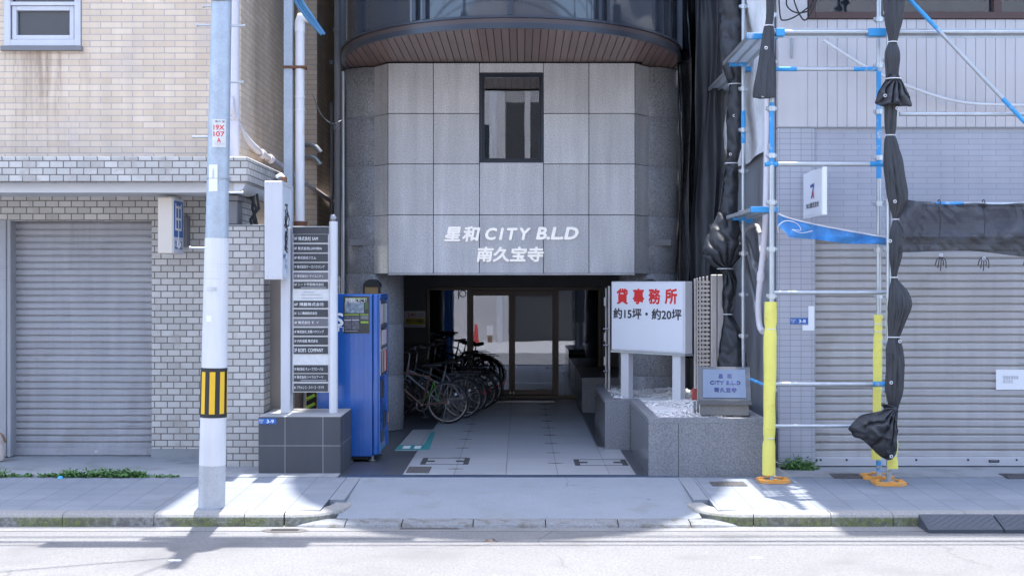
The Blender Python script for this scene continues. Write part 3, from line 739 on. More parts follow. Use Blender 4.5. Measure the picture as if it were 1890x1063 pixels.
# doors
dr = MB(); y0, y1 = D - .03, D + .09
frame(dr, dx0, dx1, -.002, dz, y0, y1, .058)
for pa, pb in ((862, 868), (1025, 1031)): dr.box(X(pa, D), X(pb, D), y0 + .003, y1 - .003, .057, dz - .059)
df = dr.build('door_frame', bronze, t)
for pa, pb in ((868, 945), (945, 1025)):
    q = MB(); a, b = X(pa, D) + .003, X(pb, D) - .003
    q.box(a, a + .052, D - .012, D + .04, .062, dz - .062, .004); q.box(b - .052, b, D - .012, D + .04, .062, dz - .062, .004)
    q.box(a + .052, b - .052, D - .012, D + .04, .062, .155, .004); q.box(a + .052, b - .052, D - .012, D + .04, dz - .15, dz - .062, .004)
    dd = q.build('sliding_door', bronze, t)
    B(a + .05, b - .05, D + .01, D + .018, .15, dz - .145).build('pane', pane_door, dd)
    xk = b - .09 if pa == 868 else a + .09
    mb = MB().cyl((b - .026 if pa == 868 else a + .026, D - .014, .1), (b - .026 if pa == 868 else a + .026, D - .024, .1), .018, n=14); mb.build('lock', chrome, dd, 40)
for pa, pb in ((793, 862), (1031, 1103)):
    B(X(pa, D), X(pb, D), D + .03, D + .038, .055, dz - .056).build('side_pane', pane_side, df)
B(X(890, 21.9), X(1024, 21.9), 21.75, 21.9, -.002, .006).build('door_threshold', stainless, t)
mb = MB().ring((X(854, D), D + .024, Z(542, D)), .055, .009, 'y', 24, 6); mb.box(X(845, D), X(847, D), D + .02, D + .026, Z(552, D), Z(533, D)); mb.build('round_sticker', mat('sticker_pale', (.45, .4, .42), .5), df)
# soffit of the bay
ea, eb, ey = 2.25, 2.54, 17.2
def yell(x):
    q = (x - CXm) / ea
    return ey - eb * math.sqrt(max(0, 1 - q * q))
mb = MB(); x = CXm - ea + .02; ze = 4.945
while x < CXm + ea - .03:
    xb = min(x + .084, CXm + ea - .02)
    ya, yb = yell(x) + .05, yell(xb) + .05
    yend = 17.0 if cols[0] - .1 < x < cols[5] + .1 else 17.7
    if ya < yend - .02 and yb < yend - .02: mb.prism([(x, ya), (xb, yb), (xb, yend), (x, yend)], ze, ze + .02)
    x += .0925
mb.build('bay_soffit', soffit_brown, t)
MB().prism([(CXm + (ea - .05) * math.sin(q), ey - (eb - .05) * math.cos(q)) for q in [-1.57 + 3.14 * k / 40 for k in range(41)]] + [(CXm + ea - .05, 17.9), (CXm - ea + .05, 17.9)], ze + .024, ze + .06).build('soffit_gap', joint_dark, t)
def band(a_, b_, z0, z1, m, nm, t0=-1.75, t1=1.75, th=.05, nseg=64, par=t):
    mb = MB(); vs = []
    for k in range(nseg + 1):
        q = t0 + (t1 - t0) * k / nseg
        for aa, bb, z in ((a_, b_, z0), (a_, b_, z1), (a_ - th, b_ - th, z1), (a_ - th, b_ - th, z0)): vs.append((CXm + aa * math.sin(q), ey - bb * math.cos(q), z))
    fs = [(k * 4 + j, k * 4 + (j + 1) % 4, k * 4 + 4 + (j + 1) % 4, k * 4 + 4 + j) for k in range(nseg) for j in range(4)] + [(0, 1, 2, 3), tuple(nseg * 4 + j for j in (3, 2, 1, 0))]
    return mb.add(vs, fs).build(nm, m, par, 30)
band(ea + .01, eb + .01, 4.925, 4.985, trim_dark, 'bay_trim')
band(ea - .005, eb - .005, 4.987, 5.045, mat('trim_brown', (.075, .055, .055), .35, .2), 'bay_trim')
band(ea + .012, eb + .012, 5.047, 5.075, trim_dark, 'bay_trim')
band(ea - .03, eb - .03, 5.076, 18.6, bay_glass, 'bay_glazing', th=.04, nseg=96)
mb = MB().prism([(CXm + (ea - .06) * math.sin(q), ey - (eb - .06) * math.cos(q)) for q in [-1.75 + 3.5 * k / 40 for k in range(41)]] + [(2.1, 20), (-2.35, 20)], 18.5, 18.65); mb.build('bay_roof', concrete, t)
B(-2.42, 2.15, 17.6, 22, 5.1, 18.5).build('bay_core', wall_dark, t)
mb = MB()
for q in (-1.42, -.98, -.52, -.46, 0, .48, .53, .97, 1.42):
    for k in range(1):
        p = Vector((CXm + ea * math.sin(q), ey - eb * math.cos(q), 0)); w_ = .03 if q in (0,) else .022
        tx = Vector((ea * math.cos(q), eb * math.sin(q), 0)).normalized(); nx = Vector((tx.y, -tx.x, 0))
        a = [p + tx * sx * w_ + nx * sy for sx, sy in ((-1, -.06), (1, -.06), (1, .02), (-1, .02))]
        mb.prism([(v.x, v.y) for v in a], 5.077, 18.5)
mb.build('mullion', trim_dark, t)
MB().cyl((-2.425, 17.5, 0), (-2.425, 17.5, 4.9), .025, n=12).build('corner_pipe', steel, t, 40)
# metal lettering
text('lettering', '星和', X(887, YP) - X(820, YP), .205, (X(853, YP), YP - .012, Z(432, YP)), letter_metal, t, bold=.045, shear=.18, thick=.022, spacing=1.15)
text('lettering', 'CITY', X(979, YP) - X(895, YP), .165, (X(937.5, YP), YP - .012, Z(432, YP)), letter_metal, t, bold=.045, shear=.2, thick=.022, spacing=1.35)
text('lettering', 'B.L.D', X(1068, YP) - X(989, YP), .172, (X(1028.5, YP), YP - .012, Z(431, YP)), letter_metal, t, bold=.05, shear=.2, thick=.022)
text('lettering', '南久宝寺', X(1004, YP) - X(880, YP), .205, (X(942, YP), YP - .012, Z(469.5, YP)), letter_metal, t, bold=.045, shear=.14, thick=.022)
# wall lanterns
for px, lab in ((687, 'dark domed lantern on the granite column above the blue vending machine'), (1199, 'dark domed lantern half hidden behind the rental sign board')):
    d = 17.15
    l = thing('wall_lantern', lab, 'lantern', (X(px, d), d, 1.9))
    zc = Z(529, d)
    mb = MB().prism([(X(px, d) + .112 * math.cos(a), zc + .10 * math.sin(a)) for a in [math.pi * k / 16 for k in range(17)]], d - .10, d + .16, 'y'); mb.build('hood', black_rub, l)
    MB().box(X(px, d) - .10, X(px, d) + .10, d - .08, d + .16, zc - .16, zc - .002, .004).build('lamp_glass', lamp_glass, l)
    mb = MB()
    for sx in (-1, 1): mb.box(X(px, d) + sx * .09, X(px, d) + sx * .112, d - .10, d - .07, zc - .17, zc - .002)
    mb.build('cage', black_rub, l)
# camera notice on porch wall
s = thing('camera_notice', 'white and yellow surveillance notice on the porch wall', 'notice', (X(765, D), D - .01, Z(590, D)))
ya = D - .008
B(X(747, D), X(785, D), ya, D - .001, Z(604, D), Z(574, D)).build('board', sign_white, s)
B(X(748, D), X(784, D), ya - .003, ya, Z(599, D), Z(587, D)).build('yellow_band', mat('notice_yellow', (.55, .45, .03), .5), s)
text('lettering', '24h', .16, .07, (X(760, D), ya - .004, Z(581, D)), mat('magenta_ink', (.45, .03, .12), .5), s)
text('lettering', '防犯カメラ作動中', .30, .07, (X(766, D), ya - .007, Z(593, D)), black_ink, s)
MB().box(X(771, D), X(783, D), ya - .002, ya, Z(580, D), Z(578.5, D)).box(X(771, D), X(783, D), ya - .002, ya, Z(584, D), Z(582.5, D)).box(X(749, D), X(780, D), ya - .002, ya, Z(602.5, D), Z(601, D)).build('small_print', grey_ink, s)
# bench inside porch by the door
b = thing('lobby_bench', 'dark bench standing behind the right door pane', 'bench', (X(1055, 23), 23, 0))
MB().box(X(1040, 23), X(1070, 23), 22.8, 23.2, .66, .70, .006).build('seat', black_rub, b)
for px in (1041, 1067): B(X(px, 23), X(px + 3, 23), 22.82, 23.18, 0, .66).build('leg', black_rub, b)

# ------------------------------------------------------------------ planter with pebbles
p = thing('granite_planter', 'stepped grey granite planter wall right of the entrance', 'planter', (1.7, 14, 0))
zt = .605
pa = [(1.325, 13.29), (2.545, 13.29), (2.545, 17.6), (1.02, 17.6), (1.02, 15.5), (1.325, 15.5)]
pin = [(1.44, 13.41), (2.43, 13.41), (2.43, 17.5), (1.13, 17.5), (1.13, 15.61), (1.44, 15.61)]
def wall_panel(mb, a, b, off=.02, cuts=()):
    a, b = Vector(a), Vector(b); t_ = (b - a); ln = t_.length; t_.normalize(); nr = Vector((-t_.y, t_.x))
    st = [0] + list(cuts) + [ln]
    for s0, s1 in zip(st[:-1], st[1:]):
        q0, q1 = a + t_ * (s0 + .0025), a + t_ * (s1 - .0025)
        mb.prism([tuple(q0), tuple(q1), tuple(q1 + nr * off), tuple(q0 + nr * off)], -.006, zt - .052)
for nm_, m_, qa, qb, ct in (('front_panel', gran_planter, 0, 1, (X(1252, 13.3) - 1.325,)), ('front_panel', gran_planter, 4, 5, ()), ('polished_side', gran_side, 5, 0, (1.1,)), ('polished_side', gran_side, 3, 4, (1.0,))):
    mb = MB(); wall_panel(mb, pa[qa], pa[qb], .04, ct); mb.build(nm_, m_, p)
n = 6; vs = [(*q, zt) for q in pa] + [(*q, zt) for q in pin] + [(*q, zt - .05) for q in pa] + [(*q, zt - .05) for q in pin]
fs = []
for i in range(n):
    j = (i + 1) % n; fs += [(i, j, n + j, n + i), (2 * n + i, 3 * n + i, 3 * n + j, 2 * n + j), (i, 2 * n + i, 2 * n + j, j), (n + i, n + j, 3 * n + j, 3 * n + i)]
MB().add(vs, fs).build('coping', gran_planter, p)
MB().prism([(1.37, 13.335), (2.50, 13.335), (2.50, 17.55), (1.065, 17.55), (1.065, 15.545), (1.37, 15.545)], 0, .50).build('core', joint_dark, p)
B(.95, 2.0, 19.86, 22.36, 0, .55, .006).build('inner_block', gran_planter, p)
mb = MB(); rg = random.Random(5)
def inside(x, y): return (1.46 < x < 2.42 and 13.43 < y < 17.45) or (1.15 < x <= 1.46 and 15.63 < y < 17.45)
def pebble_at(x, y, z, r):
    a = rg.uniform(0, 3.14); sx, sy, sz = r * rg.uniform(.8, 1.3), r * rg.uniform(.7, 1.1), r * rg.uniform(.5, .8)
    vs = []
    for (cx, cy, cz) in ((1, 0, 0), (-1, 0, 0), (0, 1, 0), (0, -1, 0), (0, 0, 1), (0, 0, -1), (.62, .62, .5), (-.62, .62, .5), (.62, -.62, .5), (-.62, -.62, .5)):
        px_, py_, pz_ = cx * sx * rg.uniform(.85, 1.1), cy * sy * rg.uniform(.85, 1.1), cz * sz
        vs.append((x + px_ * math.cos(a) - py_ * math.sin(a), y + px_ * math.sin(a) + py_ * math.cos(a), z + pz_))
    mb.add(vs, [(4, 6, 7), (4, 7, 9), (4, 9, 8), (4, 8, 6), (0, 2, 6), (2, 7, 6), (2, 1, 7), (1, 9, 7), (1, 3, 9), (3, 8, 9), (3, 0, 8), (0, 6, 8), (5, 2, 0), (5, 1, 2), (5, 3, 1), (5, 0, 3)])
k = 0
while k < 6500:
    x, y = rg.uniform(1.15, 2.42), rg.uniform(13.43, 17.4)
    if not inside(x, y): continue
    k += 1
    hump = .035 * math.sin((y - 13.4) * .8) + .02 * math.sin(x * 7) + .02 * math.sin(y * 6 + x * 3)
    pebble_at(x, y, .555 + hump + rg.uniform(-.01, .012), rg.uniform(.010, .021))
mb.grid(lambda u, v: (1.44 + .99 * u, 13.41 + 4.05 * v, .545 + .035 * math.sin((4.05 * v) * .8)), 8, 16)
stuff(mb.build('pebbles', pebble, None, 50), 'white pebbles filling the granite planter')

# rental sign, turned well towards the left
SGX, SGY, SGA = 1.545, 15.65, R(-48.5)
s = thing('rental_sign', 'white box sign on two posts with red lettering above black', 'sign', (SGX, SGY, .56), SGA)
rootm = ROOTM[s.name]; rx = rootm.to_3x3() @ XR
def su(px):       # place along the board that is seen at column px
    k = (px - VX) / F; return (k * SGY - SGX) / (rx.x - k * rx.y)
def sz_(px, py): return Z(py, SGY + su(px) * rx.y) - .56
x0, x1 = su(1128), su(1264); z0, z1 = 1.165 - .56, 2.03 - .56
MB().box(x0, x1, 0, .14, z0, z1, .008).build('box', sign_box, s, local=True)
B(x0 + .025, x1 - .025, -.008, .001, z0 + .025, z1 - .02).build('face', sign_white, s, local=True)
MB().box(x0 - .004, x1 + .004, -.005, .145, z0 - .022, z0 - .001).build('edge_strip', steel, s, local=True)
def on_sign(pa, pb, py):
    u = (su(pa) + su(pb)) / 2; return rootm @ Vector((u, -.0095, sz_((pa + pb) / 2, py)))
for ch, pa, pb in (('貸', 1139, 1160), ('事', 1169, 1190), ('務', 1198, 1220), ('所', 1228, 1251)):
    text('lettering', ch, su(pb) - su(pa), 29 / F * (SGY + su(pa) * rx.y), on_sign(pa, pb, 547), red_ink, s, rx, UP, .045)
text('lettering', '約15坪・約20坪', su(1259) - su(1133), 20.5 / F * SGY, on_sign(1133, 1259, 579.5), black_ink, s, rx, UP, .032)
for px in (1150.5, 1246):
    u = su(px); MB().box(u - .065, u + .065, .02, .11, -.06, z0 - .023, .004).build('post', sign_box, s, local=True)
o = MB().tube([W(1262, 655, 15.6), W(1260, 690, 15.6), W(1259, 715, 15.6), W(1262, 730, 15.55), W(1276, 737, 15.4)], .014, 8)
tag(o.build('sign_cable', gate_m, None, 60), 'beige cable conduit running down beside the rental sign post', 'cable')
# building name stone
s = thing('name_plaque', 'slanted black granite stone with a mirror blue name plate', 'name stone', (X(1338, 13.75), 13.75, .605), R(-7))
prof = [(-.19, .122), (-.19, .165), (.02, .50), (.10, .50), (.10, .122)]
MB().prism(prof, -.285, .265, 'x').build('stone', gran_black, s, local=True)
B(-.265, .245, -.165, .09, .0, .121, .005).build('bare_base', granite('rough_stone', (.17, .165, .16), .8, 60, .4), s, local=True)
MB().prism([(-.20, .118), (-.20, .160), (-.10, .160), (-.10, .118)], -.29, .272, 'x').build('lower_lip', gran_black, s, local=True)
sl = Vector((0, .21, .335)).normalized(); nrm = Vector((0, -.335, .21)).normalized()
base = Vector((0, -.19, .165))
def PL(u, v, off): return base + Vector((1, 0, 0)) * u + sl * v + nrm * off
def slab_on(u0, u1, v0, v1, o0, o1):
    q = [PL(u, v, o) for o in (o0, o1) for u, v in ((u0, v0), (u1, v0), (u1, v1), (u0, v1))]
    return MB().add(q, [(3, 2, 1, 0), (4, 5, 6, 7), (0, 1, 5, 4), (1, 2, 6, 5), (2, 3, 7, 6), (3, 0, 4, 7)])
slab_on(-.235, .215, .025, .365, -.002, .007).build('name_plate', mat('mirror_plate', (.155, .175, .205), .07, .9, var=.1, vs=3, bmp=.10, bs=9), s, local=True)
rm = ROOTM[s.name]; r3 = rm.to_3x3()
for body, w_, h_, v_ in (('星  和', .14, .05, .285), ('CITY B.L.D', .32, .045, .205), ('南久宝寺', .235, .055, .12)):
    text('lettering', body, w_, h_, rm @ PL(.0, v_, .0085), plaque_ink, s, r3 @ XR, r3 @ sl, .045, thick=.006, spacing=1.2)
o = thing('tap_stand', 'small red and steel tap stand left of the name stone', 'tap', (X(1283, 13.9), 13.9, .58))
MB().box(X(1277, 13.9), X(1286, 13.9), 13.88, 13.92, Z(738, 13.9), Z(717, 13.9), .004).build('plate', mat('dull_red', (.35, .06, .05), .5), o)
MB().cyl(W(1288, 764, 13.88), W(1288, 718, 13.88), .012, n=10).cyl(W(1282, 764, 13.85), W(1282, 740, 13.85), .012, n=10).ring(W(1281, 752, 13.85), .03, .008, 'x', 16, 6).build('pipework', chrome, o, 50)
# folded lattice gate
d = 15.3
gt = thing('folding_gate', 'folded beige lattice gate standing behind the rental sign', 'gate', (X(1310, d), d, .55))
for px0, px1 in ((1312, 1322.5), (1324, 1335)): MB().box(X(px0, d), X(px1, d), d - .03, d + .03, .5, Z(507, d), .006).build('post', gate_m, gt)
for i, px in enumerate((1283, 1287.5, 1293.5, 1300, 1307.5)):
    MB().box(X(px, d) - .011, X(px, d) + .011, d + .01 + .02 * i, d + .05 + .02 * i, .5, Z(514 - i, d), .003).build('bar', gate_m, gt)
mb = MB(); z = .5
while z < Z(516, d): mb.box(X(1284, d), X(1311, d), d + .055, d + .07, z, z + .028); z += .052
mb.build('lattice', gate_m, gt)
d = 17.2
gp = thing('gate_jamb', 'tall thin beige hinge post at right side of the porch', 'gate post', (X(1121, d), d, .5))
MB().box(X(1117.5, d), X(1119.5, d), d, d + .06, .5, Z(532, d), .002).box(X(1122, d), X(1126, d), d - .02, d + .06, .5, Z(528, d), .003).build('post', gate_m, gp)
mb = MB()
for py in (557, 622, 666): mb.box(X(1114.5, d), X(1119, d), d - .02, d - .001, Z(py + 8, d), Z(py - 8, d), .003)
mb.build('hinge', gate_m, gp)
mb = MB()
for py in (607, 637, 685): mb.cyl(W(1113.5, py, d - .03), W(1123, py, d - .03), .012, n=8)
mb.build('bolt', chrome, gp)
# ------------------------------------------------------------------ vending machine
vx1, vx0, vd0, vd1 = -1.585, -2.29, 14.42, 15.22
v = thing('vending_machine', 'tall blue vending machine with a dark poster on its side', 'vending machine', (-1.95, 14.8, 0))
zt_ = 1.885
MB().box(vx0, vx1 - .085, vd0 + .004, vd1 - .01, .055, zt_, .012, 2).build('body', vend_blue, v)
mb = MB()
for k in range(11):
    x = vx0 + .05 + k * .052; mb.box(x, x + .012, vd0 + .0015, vd0 + .006, .10, 1.86, .001)
mb.build('side_rib', vend_blue, v)
mb = MB().box(vx1 - .08, vx1 - .02, vd0, vd1, .075, zt_ + .002, .014, 2)
mb.build('door', vend_blue, v)
def vf(y0, y1, z0, z1, a=-.02, b_=.0): return (vx1 + a, vx1 + b_, vd0 + y0, vd0 + y1, z0, z1)
mb = MB().box(*vf(0, .045, .09, zt_, -.019, .0), .004).box(*vf(.755, .80, .09, zt_, -.019, .012), .004).box(*vf(.046, .754, zt_ - .05, zt_, -.019, .008)).box(*vf(.046, .754, .10, .60, -.019, -.004)).box(*vf(.046, .754, .60, .92, -.019, -.012))
mb.build('door_rim', vend_blue, v)
mb = MB()
wz = [(.98, 1.26), (1.30, 1.50), (1.54, 1.80)]
for za, zb in wz:
    for q in ((.05, .75, za - .02, za), (.05, .75, zb, zb + .015), (.05, .07, za, zb), (.73, .75, za, zb)): mb.box(*vf(*q, -.019, .004))
mb.build('window_trim', stainless, v)
rg = random.Random(8); cans = {}
for za, zb in wz:
    for k in range(9):
        y = vd0 + .11 + k * .073; m_ = rg.choice(['c1', 'c2', 'c3', 'c4']); cans.setdefault(m_, MB()).cyl((vx1 - .016, y, za + .01), (vx1 - .016, y, zb - .03), .024, n=10)
for m_, c_ in zip(('c1', 'c2', 'c3', 'c4'), ((.6, .55, .5), (.4, .06, .05), (.1, .25, .1), (.5, .5, .55))):
    if m_ in cans: cans[m_].build('sample_drink', mat('can_' + m_, c_, .35, .2), v, 40)
mb = MB()
for za, zb in wz: mb.box(*vf(.07, .73, za, zb, .001, .004))
mb.build('display_window', vend_glass, v)
mb = MB().box(*vf(.12, .35, .70, .90, -.011, .006), .003).box(*vf(.42, .68, .34, .52, -.003, .004), .003).box(*vf(.10, .36, .20, .32, -.003, .006)); mb.build('coin_panel', vend_dark, v)
B(*vf(.77, .80, .36, .47, .0125, .016)).build('orange_sticker', orange, v)
mb = MB()
for y in (.1, .7):
    for x in (vx0 + .1, vx1 - .1): mb.cyl((x, vd0 + y, .0), (x, vd0 + y, .058), .022, n=10); mb.cyl((x, vd0 + y, .0), (x, vd0 + y, .01), .045, n=12)
mb.build('foot', steel_dull, v)
B(vx0 + .05, vx1 - .14, vd0 + .05, vd1 - .06, .02, .054).build('underside', black_rub, v)
def vs_(px, py, off=.0): return (X(px, vd0), vd0 + .004 - off, Z(py, vd0))
text('lettering', 'S', .105, .15, vs_(625.5, 590, .003), white_ink, v, bold=.03)
text('lettering', 'TI', .10, .055, vs_(627, 602.5 + 5, .003), white_ink, v, bold=.01)
po = B(X(634, vd0), X(682, vd0), vd0 - .003, vd0 + .002, Z(615, vd0), Z(547, vd0)).build('poster', mat('poster_dark', (.03, .035, .035), .35, var=.4, vs=25), v)
def pq(a, b_, c_, d_, m, nm='picture', o=.006): return B(X(634 + a * 48, vd0), X(634 + c_ * 48, vd0), vd0 - o, vd0 - .003, Z(547 + d_ * 68, vd0), Z(547 + b_ * 68, vd0)).build(nm, m, po)
lime = mat('poster_lime', (.25, .38, .06), .5, var=.3, vs=40)
pic1 = mat('poster_photo', (.20, .25, .30), .4, var=.9, vs=26); pic2 = mat('poster_photo_dim', (.10, .10, .13), .4, var=.9, vs=34)
pq(.05, .04, .9, .07, lime); pq(.05, .17, .78, .45, pic1); pq(.82, .17, .95, .36, mat('poster_green', (.05, .1, .04), .5, var=.5, vs=40))
for q in ((.04, .48, .6, .51), (.64, .48, .96, .51), (.66, .67, .96, .73)): pq(*q, lime)
for q in ((.04, .53, .3, .63), (.32, .53, .6, .63), (.04, .66, .3, .9), (.33, .66, .6, .9)): pq(*q, pic2)
pq(.04, .635, .3, .65, white_ink); pq(.33, .635, .6, .65, white_ink)
for q in ((.66, .54, .96, .56), (.66, .59, .96, .61), (.05, .93, .55, .945)): pq(*q, grey_ink)
text('lettering', '野球観戦に行こう！', .24, .055, (X(657, vd0), vd0 - .007, Z(554.5, vd0)), white_ink, po, shear=.2, bold=.02)

# ------------------------------------------------------------------ plinth and directory sign
pd = 13.5; plx0, plx1 = X(477, pd), X(628.5, pd)
pl_ = thing('tiled_plinth', 'low dark slate tiled plinth carrying the directory sign', 'plinth', (plx0 + .4, pd, 0))
MB().box(plx0, plx1, pd, 14.38, -.02, .603, .004).build('tiles', dark_tile, pl_)
a_ = thing('address_plate', 'blue address plate reading 3-9 on the dark plinth', 'address plate', (X(494, pd), pd - .003, Z(777, pd)))
B(X(477.5, pd), X(487.5, pd), pd - .006, pd - .0005, Z(782, pd), Z(772, pd)).build('plate', addr_blue, a_)
B(X(488, pd), X(510, pd), pd - .006, pd - .0005, Z(782, pd), Z(772, pd)).build('plate', addr_blue, a_)
text('lettering', '3-9', .075, .036, (X(499, pd), pd - .0075, Z(777, pd)), white_ink, a_, bold=.02)
text('lettering', '南久宝寺\n一丁目', .045, .042, (X(482.5, pd), pd - .0075, Z(777, pd)), white_ink, a_)
d = 13.9
dsn = thing('directory_sign', 'tall tenant directory of dark name plates between two posts', 'directory sign', (X(575, d), d, .603))
bx0, bx1 = X(540, d), X(607.5, d)
MB().box(bx0, bx1, d, d + .05, Z(724, d), Z(418, d), .003).build('board', plate_paper, dsn)
B(bx0 + .003, bx1 - .003, d - .006, d + .001, Z(432, d), Z(419, d)).build('header', plate_dark, dsn)
cyl = MB().cyl((X(615, d), d + .02, .60), (X(615, d), d + .02, Z(409, d)), .047, n=24); cyl.build('round_post', sign_box, dsn, 40)
MB().lathe([(.0, -.045), (.02, -.043), (.036, -.03), (.042, 0), (.036, .022), (.02, .037), (0, .042)], (X(615, d), d + .02, Z(402, d)), 20).cyl((X(615, d), d + .02, Z(410, d)), (X(615, d), d + .02, Z(407, d)), .03).build('ball_finial', chrome, dsn, 60)
MB().box(X(519, d), X(536, d), d - .03, d + .09, .603, Z(420, d), .004).build('square_post', white_paint, dsn)
plates = [(433, 448, '9F 株式会社 SAM', .72), (451, 466, '8F 株式会社LUXVERA', .84), (468.5, 483, '8F 株式会社ジエム', .66), (485.5, 499.5, '7F 株式会社ケーズハウジング', .92), (503, 516, '7F 株式会社トライユニティ', .88),
          (520, 533, '6F シード平和株式会社', .9), (555, 568, '6F 搏麗株式会社', .9), (571, 585, '5F ユニ機械株式会社', .7), (588, 602, '4F 株式会社 モ  イ', .74), (605, 619, '4F 株式会社 太陽ハウジング', .9), (622, 636, '3F 内外出版 株式会社', .72),
          (639, 653, "3F BOB'S  COMPANY", .88), (673.5, 688, '2F 株式会社 キューブグローバル', .88), (690, 704, '1F 株式会社リベラルアーツ', .88), (707.5, 722, 'B1 フラメンコ・スペース・マリサ', .9)]
for i, (ya, yb, s_, wf) in enumerate(plates):
    q = B(bx0 + .012, bx1 - .012, d - .008, d + .001, Z(yb, d), Z(ya, d)).build('name_plate', plate_grey if i in (4, 8) else plate_dark, dsn)
    w_ = (bx1 - bx0 - .04) * wf
    text('lettering', s_, w_, (yb - ya) / F * d * (.50 if i in (0, 6, 11) else .40), (bx0 + .02 + w_ / 2, d - .0095, Z((ya + yb) / 2 - (1.5 if i in (5,13) else 0), d)), white_ink, q, bold=.006)
    if i in (5, 13): B(bx0 + .09, bx1 - .03, d - .010, d - .0075, Z(yb - 1.5, d), Z(yb - 3, d)).build('small_print', grey_ink, q)
mb = MB()
for ya, x0, x1 in ((538, 560, 580), (543, 556, 592), (549, 556, 596)): mb.box(X(x0, d), X(x1, d), d - .002, d + .001, Z(ya + 2, d), Z(ya, d))
mb.build('faded_print', mat('faded_ink', (.42, .42, .45), .6), dsn)
lb = thing('lightbox_sign', 'white lightbox sign with an ink drawing fixed to the square post', 'lightbox', (X(503, 13.6), 13.6, 2.0))
la, lbk = 13.58, 14.14
lx0, lx1 = X(488, la), X(519.5, la); lz0, lz1 = Z(516, la), Z(334, la)
MB().box(lx0, lx1, la, lbk, lz0, lz1, .006).build('box', sign_box, lb)
mb = MB()
for k in range(1, 9): mb.box(lx0 + (lx1 - lx0) * k / 9 - .002, lx0 + (lx1 - lx0) * k / 9 + .002, la - .003, la + .001, lz0 + .01, lz1 - .01)
mb.build('edge_rib', sign_box, lb)
mb = MB()
for zz in (lz0 + .03, lz1 - .03):
    for k in (.2, .5, .8): mb.cyl((lx0 + (lx1 - lx0) * k, la - .005, zz), (lx0 + (lx1 - lx0) * k, la + .002, zz), .006, n=8)
mb.build('screw', steel, lb)
B(lx1 - .001, lx1 + .004, la + .03, lbk - .03, lz0 + .03, lz1 - .04).build('face', mat('lightbox_face', (.62, .67, .74), .35), lb)
MB().box(lx1 - .001, lx1 + .010, la, la + .028, lz0, lz1).box(lx1 - .001, lx1 + .010, lbk - .028, lbk, lz0, lz1).box(lx1 - .001, lx1 + .010, la + .028, lbk - .028, lz0, lz0 + .028).box(lx1 - .001, lx1 + .010, la + .028, lbk - .028, lz1 - .038, lz1).build('rim', sign_box, lb)
mb = MB(); rg = random.Random(21); fx = lx1 + .006
def fz(t): return lz1 - t * (lz1 - lz0)
def sk(pts, r): mb.tube([(fx, la + u * .56, fz(t)) for u, t in pts], [r * .4] + [r] * (len(pts) - 2) + [r * .3], 5)
base_ = [((.55, .22), (.48, .26), (.53, .31), (.62, .34)), ((.62, .3), (.5, .36), (.42, .42), (.55, .46), (.66, .43)), ((.38, .33), (.3, .38), (.36, .44)), ((.55, .46), (.46, .52), (.5, .58), (.38, .63)), ((.6, .46), (.66, .54), (.56, .6), (.62, .66)), ((.7, .5), (.78, .54), (.7, .58), (.76, .62)), ((.35, .5), (.3, .58), (.42, .66), (.55, .69)), ((.3, .24), (.4, .225), (.5, .25)), ((.26, .66), (.4, .7), (.6, .72), (.74, .69))]
for b_ in base_:
    sk(catmull([list(q) for q in b_], 5), .010)
for k in range(26):
    u, t0 = rg.uniform(.3, .72), rg.uniform(.24, .66); sk(catmull([[u, t0], [u + rg.uniform(-.1, .1), t0 + .03], [u + rg.uniform(-.12, .12), t0 + .06]], 4), rg.uniform(.004, .010))
mb.build('ink_drawing', black_ink, lb)
text('lettering', 'B1F', .12, .05, (fx, la + .15, fz(.76)), navy_ink, lb, YR, UP, .02)
text('lettering', 'フラ\nメンコ', .20, .10, (fx, la + .26, fz(.835)), navy_ink, lb, YR, UP, .03)
text('lettering', 'マリサ', .22, .07, (fx, la + .36, fz(.91)), navy_ink, lb, YR, UP, .03)
mb = MB().tube([(lx1 - .03, 13.9, lz1), (lx1 - .03, 13.9, lz1 + .06), (lx1 - .08, 13.95, lz1 + .10), (lx1 - .13, 14.0, lz1 + .08)], .018, 8); mb.build('lead', pvc_white, lb, 50)
MB().box(lx1 - .055, lx1 - .005, 13.86, 13.93, lz1 + .001, lz1 + .07, .004).build('gland', rust, lb)
MB().box(X(538, 14.16), X(541, 14.16), 14.142, 14.18, Z(760, 14.16), Z(345, 14.16)).build('back_channel', pole_steel, lb)
# leftover things seen under the board
o = thing('ribbed_post', 'brown post with a black and lime tape behind the directory board', 'post', (X(555, 15), 15, 0))
MB().cyl((X(552, 15), 15, 0), (X(552, 15), 15, 1.1), .05, n=14).build('post', mat('brown_post', (.2, .15, .12), .6), o, 40)
q = MB()
for k in range(4): q.tube([(X(566, 15), 15, .55 + k * .10), (X(582, 15), 14.98, .60 + k * .10)], .02, 6)
q.build('tape', mat('lime_tape', (.35, .55, .05), .5), o)
MB().box(X(565, 15), X(583, 15), 15.03, 15.05, 0, 1.0).build('backing', black_rub, o)
o = MB()
for k in range(4): o.box(X(621 + 5 * k, 17.6), X(623.5 + 5 * k, 17.6), 17.3, 17.33, 0, 2.1)
for k in range(12): o.box(X(621, 17.6), X(639, 17.6), 17.335, 17.35, 1.0 + k * .095, 1.03 + k * .095)
o.v = [v_ + Vector((0, -.28, 0)) for v_ in o.v]
tag(o.build('lattice_panel', gate_m), 'beige lattice panel behind the vending machine and round post', 'lattice')

